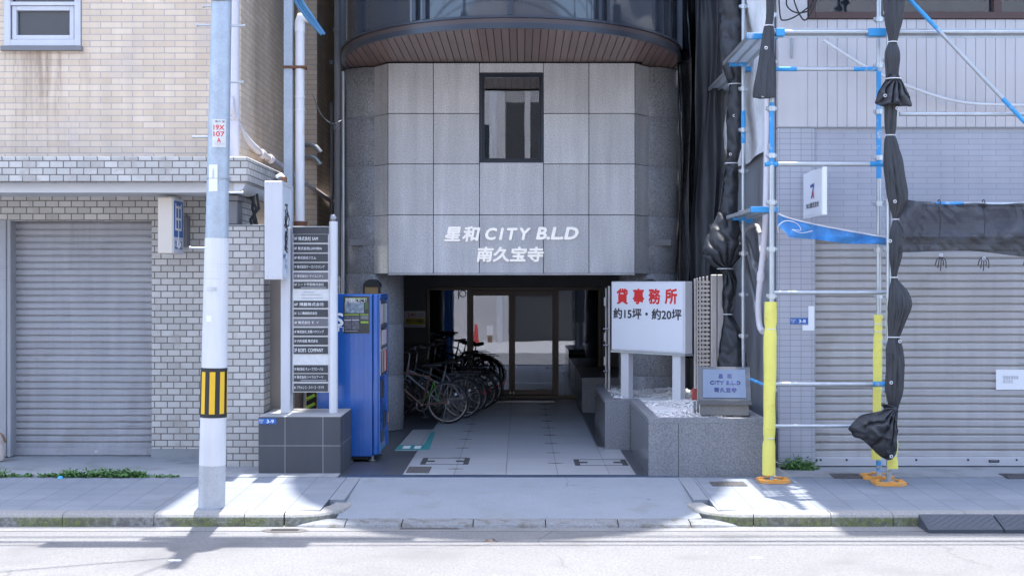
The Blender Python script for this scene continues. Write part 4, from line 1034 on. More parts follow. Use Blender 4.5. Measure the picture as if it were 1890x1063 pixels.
# ------------------------------------------------------------------ utility pole
pdp = 11.67
def PX(py): return X(390.5 + (935 - py) / 935 * 18.5, pdp)
def prd(py): return (24.6 - (935 - py) / 935 * 5.6) / F * pdp
u = thing('utility_pole', 'tall round utility pole with a black and yellow band', 'utility pole', (X(390.5, pdp), pdp, -.03))
def pole_part(nm, ya, yb, m, grow=0., n=40, par=u):
    return MB().cyl((PX(ya), pdp, Z(ya, pdp)), (PX(yb), pdp, Z(yb, pdp)), prd(ya) + grow, prd(yb) + grow, n).build(nm, m, par, 40)
MB().cyl((X(390.5, pdp), pdp, -.06), (PX(855), pdp, Z(855, pdp)), prd(935) - .001, prd(855) - .001, 40).build('base', pole_base, u, 40)
pole_part('white_sheath', 857, 440, pole_white, .001)
MB().cyl((PX(440), pdp, Z(440, pdp) + .001), (PX(-900), pdp, Z(-900, pdp)), prd(440) - .003, prd(-900) - .003, 40).build('shaft', pole_steel, u, 40)
bd = pole_part('warning_band', 769, 678, black_rub, .004)
mb = MB()
for k in range(8):
    a0 = R(-185.6 + k * 45); vs = []
    for a in (a0, a0 + R(12), a0 + R(24)):
        for py in (762, 685):
            r = prd(py) + .006; vs.append((PX(py) + r * math.sin(a), pdp - r * math.cos(a), Z(py, pdp)))
    mb.add(vs, [(0, 2, 3, 1), (2, 4, 5, 3)])
mb.build('yellow_stripe', yellow, bd, recalc=False)
for px0, px1, py in ((364, 392, 47), (425, 452, 48), (424, 449, 152), (357, 386, 253), (420, 448, 356), (351, 380, 457.5), (376, 392, 12)):
    sg = 1 if px1 > 410 else -1
    xa, xb = (X(px0, pdp), X(px1, pdp)) if sg > 0 else (X(px1, pdp), X(px0, pdp))
    z = Z(py, pdp)
    MB().cyl((xa - sg * .06, pdp, z), (xb, pdp, z), .010, n=10).cyl((xb - sg * .006, pdp, z), (xb + sg * .006, pdp, z + .0), .016, n=10).build('step_bolt', steel, u, 50)
def curved_plate(nm, px0, px1, ya, yb, m, grow=.004, par=u):
    vs = []; n = 8
    for py in (yb, ya):
        r = prd(py) + grow; cx = PX(py)
        for k in range(n + 1):
            x = X(px0 + (px1 - px0) * k / n + (0), pdp); s_ = max(-.98, min(.98, (x - cx) / r)); a = math.asin(s_); vs.append((cx + r * math.sin(a), pdp - r * math.cos(a), Z(py, pdp)))
    return MB().add(vs, [(k, k + 1, n + 2 + k, n + 1 + k) for k in range(n)]).build(nm, m, par, recalc=False)
def curve_text(body, px0, px1, pyc, hpx, m, par, grow=.006, bold=.02):
    xa, xb = X(px0, pdp), X(px1, pdp)
    o = text('lettering', body, xb - xa, hpx / F * pdp, ((xa + xb) / 2, 0, Z(pyc, pdp)), m, par, bold=bold)
    inv = ROOTM[u.name]; cx = PX(pyc)
    for v_ in o.data.vertices:
        w = inv @ v_.co; r = prd(pyc) + grow; s_ = max(-.99, min(.99, (w.x - cx) / r))
        w.y = pdp - r * math.cos(math.asin(s_)); v_.co = inv.inverted() @ w
    return o
pp = curved_plate('number_plate', 396.5, 420, 223, 274, plate_paper)
curve_text('19X', 399, 418.5, 238, 9.5, red_ink, pp); curve_text('107', 399, 418.5, 250, 9.5, red_ink, pp); curve_text('A', 405.5, 412.5, 261.5, 9, red_ink, pp)
curve_text('南久宝', 402, 419, 227, 4, black_ink, pp, bold=.0); curve_text('ーーーー', 401, 417, 267.5, .8, grey_ink, pp, bold=0.); curve_text('ーーー', 403, 416, 270.5, .8, grey_ink, pp, bold=0.)
pp2 = curved_plate('sticker', 390, 406.5, 306, 355, paper)
curve_text('注\n意\n電\n柱', 396.5, 401, 322, 17, grey_ink, pp2, bold=0.)
mb = MB().tube([(PX(331) + (prd(331) + .004) * math.sin(a), pdp - (prd(331) + .004) * math.cos(a), Z(331, pdp)) for a in [6.283 * k / 32 for k in range(32)]], .003, 6, closed=True)
mb.box(PX(331) + prd(331) - .002, PX(331) + prd(331) + .014, pdp - .01, pdp + .012, Z(334, pdp), Z(327, pdp)); mb.build('strap', steel_dull, u)
curved_plate('metal_tag', 386, 405, 530, 537, steel, .006); curved_plate('square_sticker', 386, 396, 582, 593, paper)
mb = MB().tube([(PX(0) + .10 * math.sin(a), pdp - .10 * math.cos(a), Z(-2 + 6 * math.cos(a), pdp)) for a in [6.283 * k / 32 for k in range(32)]], .009, 8, closed=True); mb.build('cable_loop', cable_m, u)
tz = 5.45
MB().lathe([(0, 0), (.20, 0), (.23, .03), (.23, .62), (.20, .68), (0, .70)], (X(345, 10.3) + .02, 11.74, tz - .25), 28).build('transformer', steel_dull, u, 40)
MB().box(X(352, pdp), PX(-400), 11.70, 11.78, tz + .0, tz + .08).build('transformer_arm', steel_dull, u)
MB().box(-3.95, -1.75, 11.90, 12.08, 6.55, 6.65).box(-3.2, -.9, 12.12, 12.26, 6.3, 6.38).build('cross_arm', steel_dull, u)
MB().box(-3.1, -2.3, 11.99, 12.05, 6.1, 6.17).box(-2.75, -2.68, 11.7, 12.2, 6.1, 6.17).build('cross_arm', steel_dull, u)
mb = MB().cyl((-2.95, 11.95, 5.5), (-1.55, 12.0, 5.55), .06, n=10).build('closure_case', black_rub, u)
# overhead wires along the street
def wire(name, label, pts, r, m=cable_m):
    return tag(MB().tube(catmull([tuple(p) for p in pts], 8), r, 6).build(name, m), label, 'cable', 'overhead cables along the street')
for i, (y, z, r) in enumerate(((12.0, 6.72, .016), (12.07, 6.45, .010), (12.02, 6.10, .022), (12.15, 5.9, .012), (12.35, 6.6, .012))):
    lab = ['top thick cable carried by the pole cross arm', 'thin cable just below the pole cross arm', 'thick telephone cable carried lower on the pole', 'thin telephone cable lowest on the pole', 'thin cable running behind the pole cross arm'][i]
    wire('overhead_cable', lab, [(-24, y - .1, z + .35), (-10, y, z - .12 + .1 * i), (-2.78, y, z), (9, y - .03, z - .25), (26, y - .1, z + .3)], r)
wire('overhead_cable', 'cable crossing above the road from pole towards lower left', [(-2.7, 11.6, 7.0), (-4.5, 10.8, 6.9), (-7.5, 9.4, 6.95), (-20, 3.5, 7.6)], .014)
wire('service_drop', 'cable falling across the road from pole to near side', [(-2.7, 11.5, 7.4), (-3.4, 9, 7.1), (-5, 3, 7.4), (-6, -2, 7.8)], .012)
mb = MB()
for k, off in enumerate((0, 5, -6)):
    mb.tube(catmull([tuple(W(538 + off, -40, 14.6)), tuple(W(552 + off, 2, 14.6)), tuple(W(572 + off, 32, 14.6)), tuple(W(597 + off * .4, 64, 14.6))], 6), .014 + .004 * k, 8)
tag(mb.build('service_cable', mat('blue_cable', (.04, .14, .26), .5), None, 60), 'blue and dark service cables by the white pipe elbow', 'cable')
tag(MB().tube(catmull([tuple(W(575, 170, 16.5)), tuple(W(592, 210, 17)), tuple(W(612, 228, 17.2)), tuple(W(632, 222, 17.3))], 6), .007, 6).build('thin_wire', steel_dull, None, 60), 'thin pale wire sagging across the shaded gap', 'wire')

# ------------------------------------------------------------------ bicycles
def bike(x, y, rz, col, kind, label, hgt=1.):
    b = thing('bicycle', label, 'bicycle', (x, y, 0), rz, 'bicycles parked in the porch')
    fm = mat('bike_paint', col, .35, .25, var=.08)
    r = .305; wb = 1.0
    A = Vector((0, 0, r)); BB = Vector((-.37, 0, .27)); S = Vector((-.25, 0, .70 * hgt)); HT = Vector((-.80, 0, .79 * hgt)); HB = Vector((-.83, 0, .62)); FA = Vector((-wb, 0, r))
    def wheel(c, nm):
        mb = MB().cyl(c + Vector((0, -.04, 0)), c + Vector((0, .04, 0)), .022, n=10)
        for k in range(28):
            a = 6.283 * k / 28; a2 = a + (.5 if k % 2 else -.5)
            mb.tube([c + Vector((.02 * math.cos(a2), (.03 if k % 4 < 2 else -.03), .02 * math.sin(a2))), c + Vector(((r - .035) * math.cos(a), 0, (r - .035) * math.sin(a)))], .0016, 4)
        w = mb.build(nm, chrome, b, 50, local=True)
        MB().ring(c, r - .016, .016, 'y', 44, 8).build('tyre', tyre_m, w, 60, local=True)
        MB().ring(c, r - .036, .009, 'y', 44, 6).build('rim', chrome, w, 60, local=True)
        MB().box(c.x + .10, c.x + .13, -.006, .006, c.z + .10, c.z + .13).build('spoke_reflector', white_ink, w, local=True)
    wheel(A, 'rear_wheel'); wheel(FA, 'front_wheel')
    mb = MB()
    for sy in (-1, 1):
        o = Vector((0, .055 * sy, 0)); o2 = Vector((0, .03 * sy, 0))
        mb.tube([A + o, BB + o2], .010, 8); mb.tube([A + o, S + o2 + Vector((.01, 0, -.05))], .008, 8)
    mb.tube([BB + Vector((0, 0, -.02)), S], .016, 10); mb.tube([HB + Vector((.005, 0, .03)), BB], .018, 10); mb.tube([HT + Vector((-.0, 0, .02)), HB], .02, 10); mb.cyl(BB + Vector((0, -.035, 0)), BB + Vector((0, .035, 0)), .024)
    if kind == 'road': mb.tube([HT + Vector((.005, 0, -.03)), S + Vector((0, 0, -.03))], .014, 10)
    else: mb.tube([HB + Vector((.01, 0, .10)), BB * .45 + S * .55], .016, 10)
    mb.build('frame', fm, b, 50, local=True)
    mb = MB()
    for sy in (-1, 1): mb.tube([HB, HB + Vector((-.02, .05 * sy, -.02)), FA + Vector((.03, .05 * sy, .05)), FA + Vector((0, .05 * sy, 0))], .010, 8)
    mb.build('fork', fm if kind == 'road' else chrome, b, 50, local=True)
    mb = MB().tube([HT, HT + Vector((.02, 0, .16)), HT + Vector((-.02, 0, .19))], .012, 8)
    top = HT + Vector((-.02, 0, .19))
    if kind == 'road': hb = [top + Vector((.10, -.24, .0)), top + Vector((.0, -.2, .0)), top, top + Vector((.0, .2, .0)), top + Vector((.1, .24, .0))]
    else: hb = [top + Vector((.22, -.27, .05)), top + Vector((.06, -.25, .06)), top + Vector((-.02, -.10, .01)), top, top + Vector((-.02, .10, .01)), top + Vector((.06, .25, .06)), top + Vector((.22, .27, .05))]
    mb.tube(catmull([tuple(q) for q in hb], 5), .011, 8); mb.build('handlebar', chrome, b, 50, local=True)
    mb = MB()
    for e, e2 in ((hb[0], hb[1]), (hb[-1], hb[-2])): mb.tube([e, e + (e2 - e) * .7], .017, 8); mb.tube([e2, e2 + Vector((.03, 0, -.03)), e + Vector((-.02, 0, -.05))], .006, 6)
    mb.build('grip', saddle_m, b, 50, local=True)
    mb = MB().tube([S, S + Vector((.015, 0, .11))], .012, 8); mb.build('seat_post', chrome, b, local=True)
    sz = S + Vector((.03, 0, .13))
    mb = MB(); n_ = 14
    rowsS = [(.13, .075, .03), (.09, .085, .035), (.0, .06, .03), (-.08, .028, .024), (-.14, .018, .018)]
    vs = [];
    for dx, hw, hh in rowsS:
        for k in range(n_):
            a = 6.283 * k / n_; vs.append(sz + Vector((dx, hw * math.cos(a), hh * math.sin(a) + (.012 if dx > .05 else 0))))
    fs = [(i * n_ + k, i * n_ + (k + 1) % n_, (i + 1) * n_ + (k + 1) % n_, (i + 1) * n_ + k) for i in range(4) for k in range(n_)] + [tuple(range(n_)), tuple(4 * n_ + k for k in range(n_ - 1, -1, -1))]
    mb.add(vs, fs).build('saddle', saddle_m, b, 60, local=True)
    mb = MB().ring(BB + Vector((0, -.045, 0)), .08, .006, 'y', 24, 6); mb.tube([BB + Vector((0, -.06, 0)), BB + Vector((.05, -.065, -.155))], .008, 6); mb.tube([BB + Vector((0, .06, 0)), BB + Vector((-.05, .065, .155))], .008, 6)
    mb.cyl(BB + Vector((0, -.06, 0)), BB + Vector((0, .06, 0)), .012, n=8)
    mb.build('crank', chrome, b, 50, local=True)
    MB().box(BB.x + .02, BB.x + .10, -.15, -.07, BB.z - .17, BB.z - .15, .004).build('pedal', saddle_m, b, local=True); MB().box(BB.x - .10, BB.x - .02, .07, .15, BB.z + .15, BB.z + .17, .004).build('pedal', saddle_m, b, local=True)
    mb = MB().tube([A + Vector((-.02, -.07, -.02)), A + Vector((-.07, -.13, -.30))], .008, 6)
    if kind != 'road': mb.tube([A + Vector((-.02, .07, -.02)), A + Vector((-.07, .13, -.30))], .008, 6)
    mb.build('stand', chrome, b, local=True)
    if kind != 'road':
        def guard(c, a0, a1, nm, m_):
            vs = []; k_ = 20
            for i in range(k_ + 1):
                a = a0 + (a1 - a0) * i / k_
                for yy, dr_ in ((-.028, -.012), (-.014, .004), (.014, .004), (.028, -.012)):
                    rr = r + .02 + dr_; vs.append(c + Vector((rr * math.cos(a), yy, rr * math.sin(a))))
            MB().add(vs, [(i * 4 + j, i * 4 + j + 1, i * 4 + 5 + j, i * 4 + 4 + j) for i in range(k_) for j in range(3)]).build(nm, m_, b, 60, local=True, recalc=False)
        gm = chrome if kind == 'city' else saddle_m
        guard(A, R(-25), R(160), 'rear_mudguard', gm); guard(FA, R(40), R(170), 'front_mudguard', gm)
        MB().box(A.x + r + .022, A.x + r + .036, -.02, .02, .36, .41, .004).build('rear_reflector', reflector, b, local=True)
        mb = MB()
        for yy in (-.06, 0, .06): mb.tube([(-.22, yy, .66), (.20, yy, .66)], .005, 6)
        for xx in (-.2, 0, .18): mb.tube([(xx, -.06, .66), (xx, .06, .66)], .005, 6)
        for yy in (-.06, .06): mb.tube([(.10, yy, .66), (0, yy, r)], .005, 6)
        mb.build('rear_rack', chrome if kind == 'city' else saddle_m, b, 50, local=True)
        mb = MB()
        bx0_, bx1_ = -1.28, -.98
        for z in (.78, .86, .94, 1.02):
            e = (z - .78) * .15; mb.tube([(bx0_ - e, -.16 - e, z), (bx1_ + e, -.16 - e, z), (bx1_ + e, .16 + e, z), (bx0_ - e, .16 + e, z)], .004, 5, closed=True)
        for k in range(9):
            yy = -.16 + .04 * k; mb.tube([(bx0_, yy, .78), (bx0_ - .036, yy * 1.2, 1.02)], .003, 4); mb.tube([(bx1_, yy, .78), (bx1_ + .036, yy * 1.2, 1.02)], .003, 4); mb.tube([(bx0_, yy, .78), (bx1_, yy, .78)], .003, 4)
        mb.build('basket', saddle_m, b, local=True)
    else:
        mb = MB().tube(catmull([tuple(BB + Vector((.0, -.04, .05))), (-.25, -.06, .45), (-.2, -.06, .6), (-.18, -.05, .5), (-.12, -.06, .3)], 5), .005, 6); mb.build('cable_lock', mat('lock_green', (.12, .35, .05), .5), b, local=True)
    return b
bike(-1.045, 18.35, R(2), (.13, .07, .05), 'road', 'rusty brown bicycle with a bare frame nearest the porch column')
bike(-.875, 19.05, R(-3), (.25, .25, .27), 'city', 'silver city bicycle second from the porch column')
bike(-.80, 19.6, R(3), (.05, .07, .10), 'city', 'dark blue city bicycle third from the porch column')
bike(-.68, 20.3, R(-2), (.03, .03, .032), 'black', 'black bicycle second from the glass doors')
bike(-.60, 20.9, R(2), (.02, .02, .022), 'black', 'black bicycle nearest the glass doors', 1.06)
# ------------------------------------------------------------------ right building
YQ = 13.86
RX = X(1437, 13.82)
t = thing('tiled_building', 'pale building with lilac siding and a wide roller shutter', 'building', (5, YQ, 0))
zs = Z(235, YQ)
gx0 = X(1503, YQ)
B(gx0 + .001, 18, YQ + .002, YQ + .5, Z(437, YQ), zs - .012).build('tiled_wall', blue_tile, t)
MB().box(RX, gx0, YQ - .02, YQ + .5, .07, zs - .012, .006).build('pillar', pillar_tile, t)
B(RX - .006, gx0 + .004, YQ - .03, YQ + .5, .0, .068, .006).build('pillar_base', concrete, t)
xs0 = X(1490, YQ)
wzb = Z(36, YQ)
sd_top = wzb - .005
mb = MB(); x = xs0 + .002
while x < 9:
    mb.box(x, x + .1035, YQ - .012, YQ + .1, zs, sd_top, .003); x += .107
mb.build('siding', siding, t)
B(RX + .004, xs0, YQ - .015, YQ + .5, zs, 13.6, .004).build('corner_panel', siding, t)
B(xs0, 18, YQ + .1, YQ + .5, zs - .01, sd_top).build('siding_back', joint_dark, t)
B(RX + .01, 18, YQ - .025, YQ + .1, zs - .010, zs - .002).build('flashing', steel_dull, t)
B(xs0 + .001, 18, YQ, YQ + .5, 6.4, 13.6).build('upper_wall', siding, t)
fr = MB(); frame(fr, xs0 + .01, 7.5, wzb, 6.39, YQ - .03, YQ + .15, .075)
xm = X(1840, YQ); fr.box(xm - .04, xm + .04, YQ - .025, YQ + .14, wzb + .076, 6.31)
for px in (1650,): fr.box(X(px, YQ) - .03, X(px, YQ) + .03, YQ - .01, YQ + .14, wzb + .076, 6.31)
w_ = fr.build('window', brown_frame, t)
B(xs0 + .08, 7.4, YQ + .05, YQ + .056, wzb + .07, 6.32).build('pane', pane_win, w_)
B(xs0 + .02, 7.45, YQ + .3, YQ + .45, wzb, 6.38).build('window_room', mat('room_dim', (.06, .07, .08), .8), w_)
szt = Z(437, YQ) - .003
sh = slats(MB(), gx0 + .012, 9, YQ + .10, .115, szt, .0835, .016).build('roller_shutter', shutter_r, t, None, recalc=False)
B(gx0 + .012, 9, YQ + .055, YQ + .12, .022, .118, .006).build('bottom_bar', shutter_bar, sh)
mb = MB()
for px in (1509, 1517, 1565, 1694, 1790, 1880): mb.cyl((X(px, YQ), YQ + .05, .09), (X(px, YQ), YQ + .057, .09), .012, n=10)
mb.build('bolt_head', joint_dark, sh)
B(X(1828, YQ), X(1848, YQ), YQ + .048, YQ + .056, .062, .092, .004).build('maker_label', plate_dark, sh)
MB().box(X(1831, YQ), X(1845, YQ), YQ + .046, YQ + .049, .080, .084).box(X(1832, YQ), X(1843, YQ), YQ + .052, YQ + .0555, .040, .044).build('label_print', grey_ink, sh)
B(gx0 - .0, gx0 + .01, YQ - .01, YQ + .14, .02, szt, .003).build('shutter_rail', shutter_r, t)
mb = MB().box(RX + .01, RX + .3, YQ + .502, 24, 0, 13.6); mb.build('side_wall', side_wall, t)
B(RX + .3, 18, YQ + .52, 24, -.01, 11.98).build('core', joint_dark, t)
mb = MB().box(RX - .06, RX - .005, YQ + .1, YQ + .16, 0, 6, .004); mb.build('corner_trim', side_wall, t)
# silver sheet over the side wall
def foilf(u_, v_):
    y = 13.95 + 4.6 * u_; z = 3.47 + 3.4 * v_
    return (RX - .10 + .035 * math.sin(9 * u_ + 5 * v_) + .03 * math.sin(3 * v_ * 6 + u_ * 4) + .02 * math.sin(23 * u_ - 11 * v_), y, z + .02 * math.sin(u_ * 14))
tag(MB().grid(foilf, 50, 40).build('silver_sheet', foil, None, 180), 'wrinkled silver sheet hung over the right building side wall', 'sheeting')
# projecting sign
s = thing('projecting_sign', 'white thin projecting sign with a blue and red mark', 'sign', (X(1522, 12.98), 13.2, 2.9))
ya, yb = 12.95, 13.85
sx1 = X(1518, ya); 
zt1, zb1 = Z(308, ya), Z(397, ya)
MB().box(sx1, sx1 + .048, ya, yb - .02, zb1, zt1, .005).build('board', sign_white, s)
B(sx1 - .0035, sx1 + .001, ya + .025, yb - .05, zb1 + .025, zt1 - .025).build('face', sign_white, s)
mb = MB().add([(sx1 - .006, 13.38 + a * .55, Z(352, 13.4) + c_ * .6) for a, c_ in ((.17, .10), (-.16, .12), (-.16, .07), (.02, -.14), (.12, -.14), (-.06, .06), (.17, .05))], [(0, 1, 2, 5, 6), (2, 5, 4, 3)]); mb.build('emblem', navy_ink, s, recalc=False)
mb = MB().add([(sx1 - .007, 13.38 + a * .55, Z(352, 13.4) + c_ * .6) for a, c_ in ((-.02, -.02), (-.10, -.02), (-.16, -.14), (-.08, -.14))], [(0, 1, 2, 3)]); mb.build('emblem', red_ink, s, recalc=False)
text('lettering', 'TKO株式会社', .60, .06, (sx1 - .006, 13.38, Z(379, 13.4)), black_ink, s, XL, UP, .02)
MB().box(sx1 + .01, sx1 + .04, yb - .019, YQ - .001, zt1 - .14, zt1 - .08).box(sx1 + .01, sx1 + .04, yb - .019, YQ - .001, zb1 + .08, zb1 + .14).build('bracket', steel_dull, s)
a_ = thing('address_plate', 'blue address plate reading 3-8 on the tiled pillar', 'address plate', (X(1475, 13.83), 13.835, Z(592, 13.83)))
yq = YQ - .021
B(X(1458.5, yq), X(1469, yq), yq - .006, yq, Z(598, yq), Z(587, yq)).build('plate', addr_blue, a_)
B(X(1470, yq), X(1491, yq), yq - .006, yq, Z(598, yq), Z(587, yq)).build('plate', addr_blue, a_)
text('lettering', '3-8', .075, .036, (X(1480.5, yq), yq - .0075, Z(592.5, yq)), white_ink, a_, bold=.02)
text('lettering', '南久宝寺\n一丁目', .048, .044, (X(1463.7, yq), yq - .0075, Z(592.5, yq)), white_ink, a_)
o = MB().box(X(1492, yq), X(1503, yq), yq - .005, yq, Z(610, yq), Z(565, yq)); o.box(X(1481, yq), X(1492, yq) - .0005, yq - .004, yq, Z(610, yq), Z(600, yq))
tag(o.build('white_patch', paper), 'blank white patch at the shutter edge beside the address plate', 'patch')
n_ = thing('paper_notice', 'small white paper notice taped to the right roller shutter', 'notice', (X(1864, YQ), YQ + .08, Z(700, YQ)))
yn = YQ + .078
B(X(1838, yn), X(1893, yn), yn - .004, yn, Z(719, yn), Z(682, yn)).build('sheet', paper, n_)
text('lettering', '東亜産業倶楽\n株式会社', .17, .085, (X(1865, yn), yn - .006, Z(700, yn)), grey_ink, n_, bold=0.)
# conduits on the side wall in the gap
def pipe(name, label, pts, r, m):
    o = thing(name, label, 'pipe', tuple(pts[0])); q = MB().tube(catmull([tuple(p) for p in pts], 6), r, 12); q.build('run', m, o, 60)
    mid = pts[len(pts) // 2]; nx = pts[len(pts) // 2 - 1]; dv = (Vector(nx) - Vector(mid)).normalized() * .05
    MB().tube([Vector(mid) - dv, Vector(mid) + dv], r * 1.25, 12).build('coupling', m, o, 60); return o
pipe('conduit_pipe', 'pale vertical conduit beside the yellow padded scaffold leg', [W(1416, 118, 14.0), W(1415, 300, 14.0), W(1412, 420, 14.0), W(1404, 510, 14.05), W(1400, 560, 14.1), W(1402, 600, 14.1), W(1408, 612, 14.0)], .034, pvc)
pipe('conduit_pipe', 'steel conduit with a long slanting bend in the right gap', [W(1366, 428, 15.3), W(1374, 436, 15.2), W(1382, 452, 15), W(1392, 490, 14.8), W(1400, 505, 14.5), W(1402, 515, 14.4)], .03, steel_dull)
pipe('conduit_pipe', 'lower steel conduit curving down to the wall foot', [W(1374, 470, 15.2), W(1384, 515, 15), W(1396, 570, 14.8), W(1400, 596, 14.7), W(1409, 612, 14.3)], .026, steel_dull)
pipe('conduit_pipe', 'short elbow conduit below the lower scaffold plank', [W(1364, 432, 15.5), W(1385, 420, 15.2), W(1396, 417, 15), W(1402, 428, 14.9), W(1405, 460, 14.8), W(1410, 478, 14.5)], .026, pvc)
mb = MB()
for k, q in enumerate(([(1437, -20), (1440, 30), (1448, 38), (1470, 30), (1498, 8), (1505, -10)], [(1455, -20), (1452, 10), (1470, 24), (1495, 18), (1500, -10)], [(1462, -15), (1470, 15), (1485, 38), (1500, 18), (1512, -12)])):
    mb.tube(catmull([tuple(W(a, b_, 13.7)) for a, b_ in q], 6), .008, 6)
tag(mb.build('cable_bundle', cable_m, None, 60), 'tangle of thin black cables beside the upper brown window', 'cables')
tag(MB().tube(catmull([tuple(W(a, b_, 13.75)) for a, b_ in ((1520, 75), (1600, 125), (1690, 165), (1780, 190), (1900, 195))], 8), .016, 8).build('grey_hose', rope_w, None, 60), 'pale grey cable sagging across the lilac siding', 'cable')
MB_ = MB().box(X(1459, 13.83), X(1463, 13.83), 13.82, 13.845, Z(107, 13.83), Z(68, 13.83), .003)
tag(MB_.build('hook_plate', steel_dull), 'small steel hanger plate on the smooth lilac corner panel', 'bracket')

# ------------------------------------------------------------------ scaffold
sc = thing('scaffold', 'galvanised tube scaffold with blue ends before the right building', 'scaffold', (3, 13, 0))
pr = .0245
posts = [(1424, 13.0, Z(890, 13.0), 7.0), (1622, 13.22, .01, 7.0), (1640, 12.9, 0, 7.0), (1372, 14.8, .55, 7.0), (1327, 17.2, .0, 7.0)]
for px, d, z0, z1 in posts:
    x = X(px, d); mb = MB().cyl((x, d, z0), (x, d, z1), pr, n=16)
    z = .9
    while z < z1:
        if z > z0 + .1: mb.cyl((x, d, z), (x, d, z + .05), .042, n=8); mb.box(x - .055, x + .055, d - .02, d + .02, z + .01, z + .045, .004)
        z += .475
    mb.build('post', steel, sc, 40)
    if px != 1327:
        bl = MB()
        for ya, yb_ in ({1424: [(190, 300)], 1622: [(130, 330), (870, 850)], 1372: [(205, 265)], 1640: [(640, 700)]}.get(px, [])): bl.cyl((x, d, Z(max(ya, yb_), d)), (x, d, Z(min(ya, yb_), d)), pr + .002, n=16)
        if bl.v: bl.build('blue_sleeve', blue_tape, sc, 40)
x = X(1327, 17.2); MB().cyl((x, 17.2, Z(345, 17.2)), (x, 17.2, Z(212, 17.2)), pr + .002, n=16).build('blue_sleeve', blue_tape, sc, 40)
def rail(px0, px1, py, d, r=.0215, blue=(), py1=None):
    MB().cyl(W(px0, py, d), W(px1, py if py1 is None else py1, d), r, n=14).build('rail', steel, sc, 40)
    for a, b_ in blue: MB().cyl(W(a, py, d), W(b_, py, d), r + .002, n=14).build('blue_end', blue_tape, sc, 40)
rail(1430, 1620, 128, 13.05, blue=((1432, 1470), (1575, 1618)))
rail(1430, 1622, 303, 13.0, .024, blue=((1412, 1436), (1605, 1632)))
rail(1660, 2100, 211, 12.95)
rail(1705, 2100, 377.5, 12.9, .0245, blue=((1725, 1778),))
rail(1428, 1645, 540, 13.0); rail(1428, 1640, 709, 13.0, .026, blue=((1610, 1640),))
rail(1428, 1610, 786, 13.0)
MB().cyl(W(1386, 700, 13.6), W(1414, 711, 13.05), .016, n=12).build('blue_end', blue_tape, sc, 40)
MB().cyl(W(1665, -15, 12.86), W(1905, 240, 12.86), .020, n=14).build('brace', steel, sc, 40)
MB().cyl(W(1667, -13, 12.858), W(1735, 59, 12.858), .0215, n=14).build('blue_sleeve', blue_tape, sc, 40)
MB().cyl(W(1850, 182, 12.858), W(1905, 240, 12.858), .0215, n=14).build('blue_sleeve', blue_tape, sc, 40)
x0, x1 = X(1428, 13), 9
mb = MB().box(x0, x1, 13.0, 13.03, Z(70, 13), Z(54, 13), .003).box(x0, x1, 12.985, 12.999, Z(57, 13), Z(53.5, 13)).box(x0, x1, 12.985, 12.999, Z(71, 13), Z(67.5, 13)).cyl((x0, 12.96, Z(61, 13)), (x1, 12.96, Z(61, 13)), .02, n=12); mb.build('toe_board', steel, sc)
for a, b_ in ((1430, 1446), (1600, 1632)): B(X(a, 13), X(b_, 13), 12.925, 13.035, Z(69, 13), Z(55, 13), .004).build('blue_end', blue_tape, sc)
# planks running back along the gap, seen from below: perforated steel trays
def plank(x0, x1, y0, y1, z):
    mb = MB().box(x0, x0 + .03, y0, y1, z - .04, z, .003).box(x1 - .03, x1, y0, y1, z - .04, z, .003).box((x0 + x1) / 2 - .012, (x0 + x1) / 2 + .012, y0, y1, z - .03, z, .003)
    k = int((y1 - y0) / .055)
    for i in range(k + 1):
        for xa, xb in ((x0 + .031, (x0 + x1) / 2 - .013), ((x0 + x1) / 2 + .013, x1 - .031)): mb.box(xa, xb, y0 + i * (y1 - y0) / k - .015, y0 + i * (y1 - y0) / k + .015, z - .012, z - .004)
    mb.build('plank', steel, sc)
    MB().box(x0 - .01, x1 + .01, y0 - .05, y0 - .002, z - .05, z + .01, .004).build('blue_end', blue_tape, sc); MB().box(x0 + .08, x1 - .02, y1 + .002, y1 + .05, z - .05, z, .004).build('blue_end', blue_tape, sc)
for z in (4.55, 2.78):
    plank(2.32 if z > 4 else 2.36, 2.62, 13.12, 14.7, z); plank(2.42, 2.70, 15.0, 17.1, z - .02)
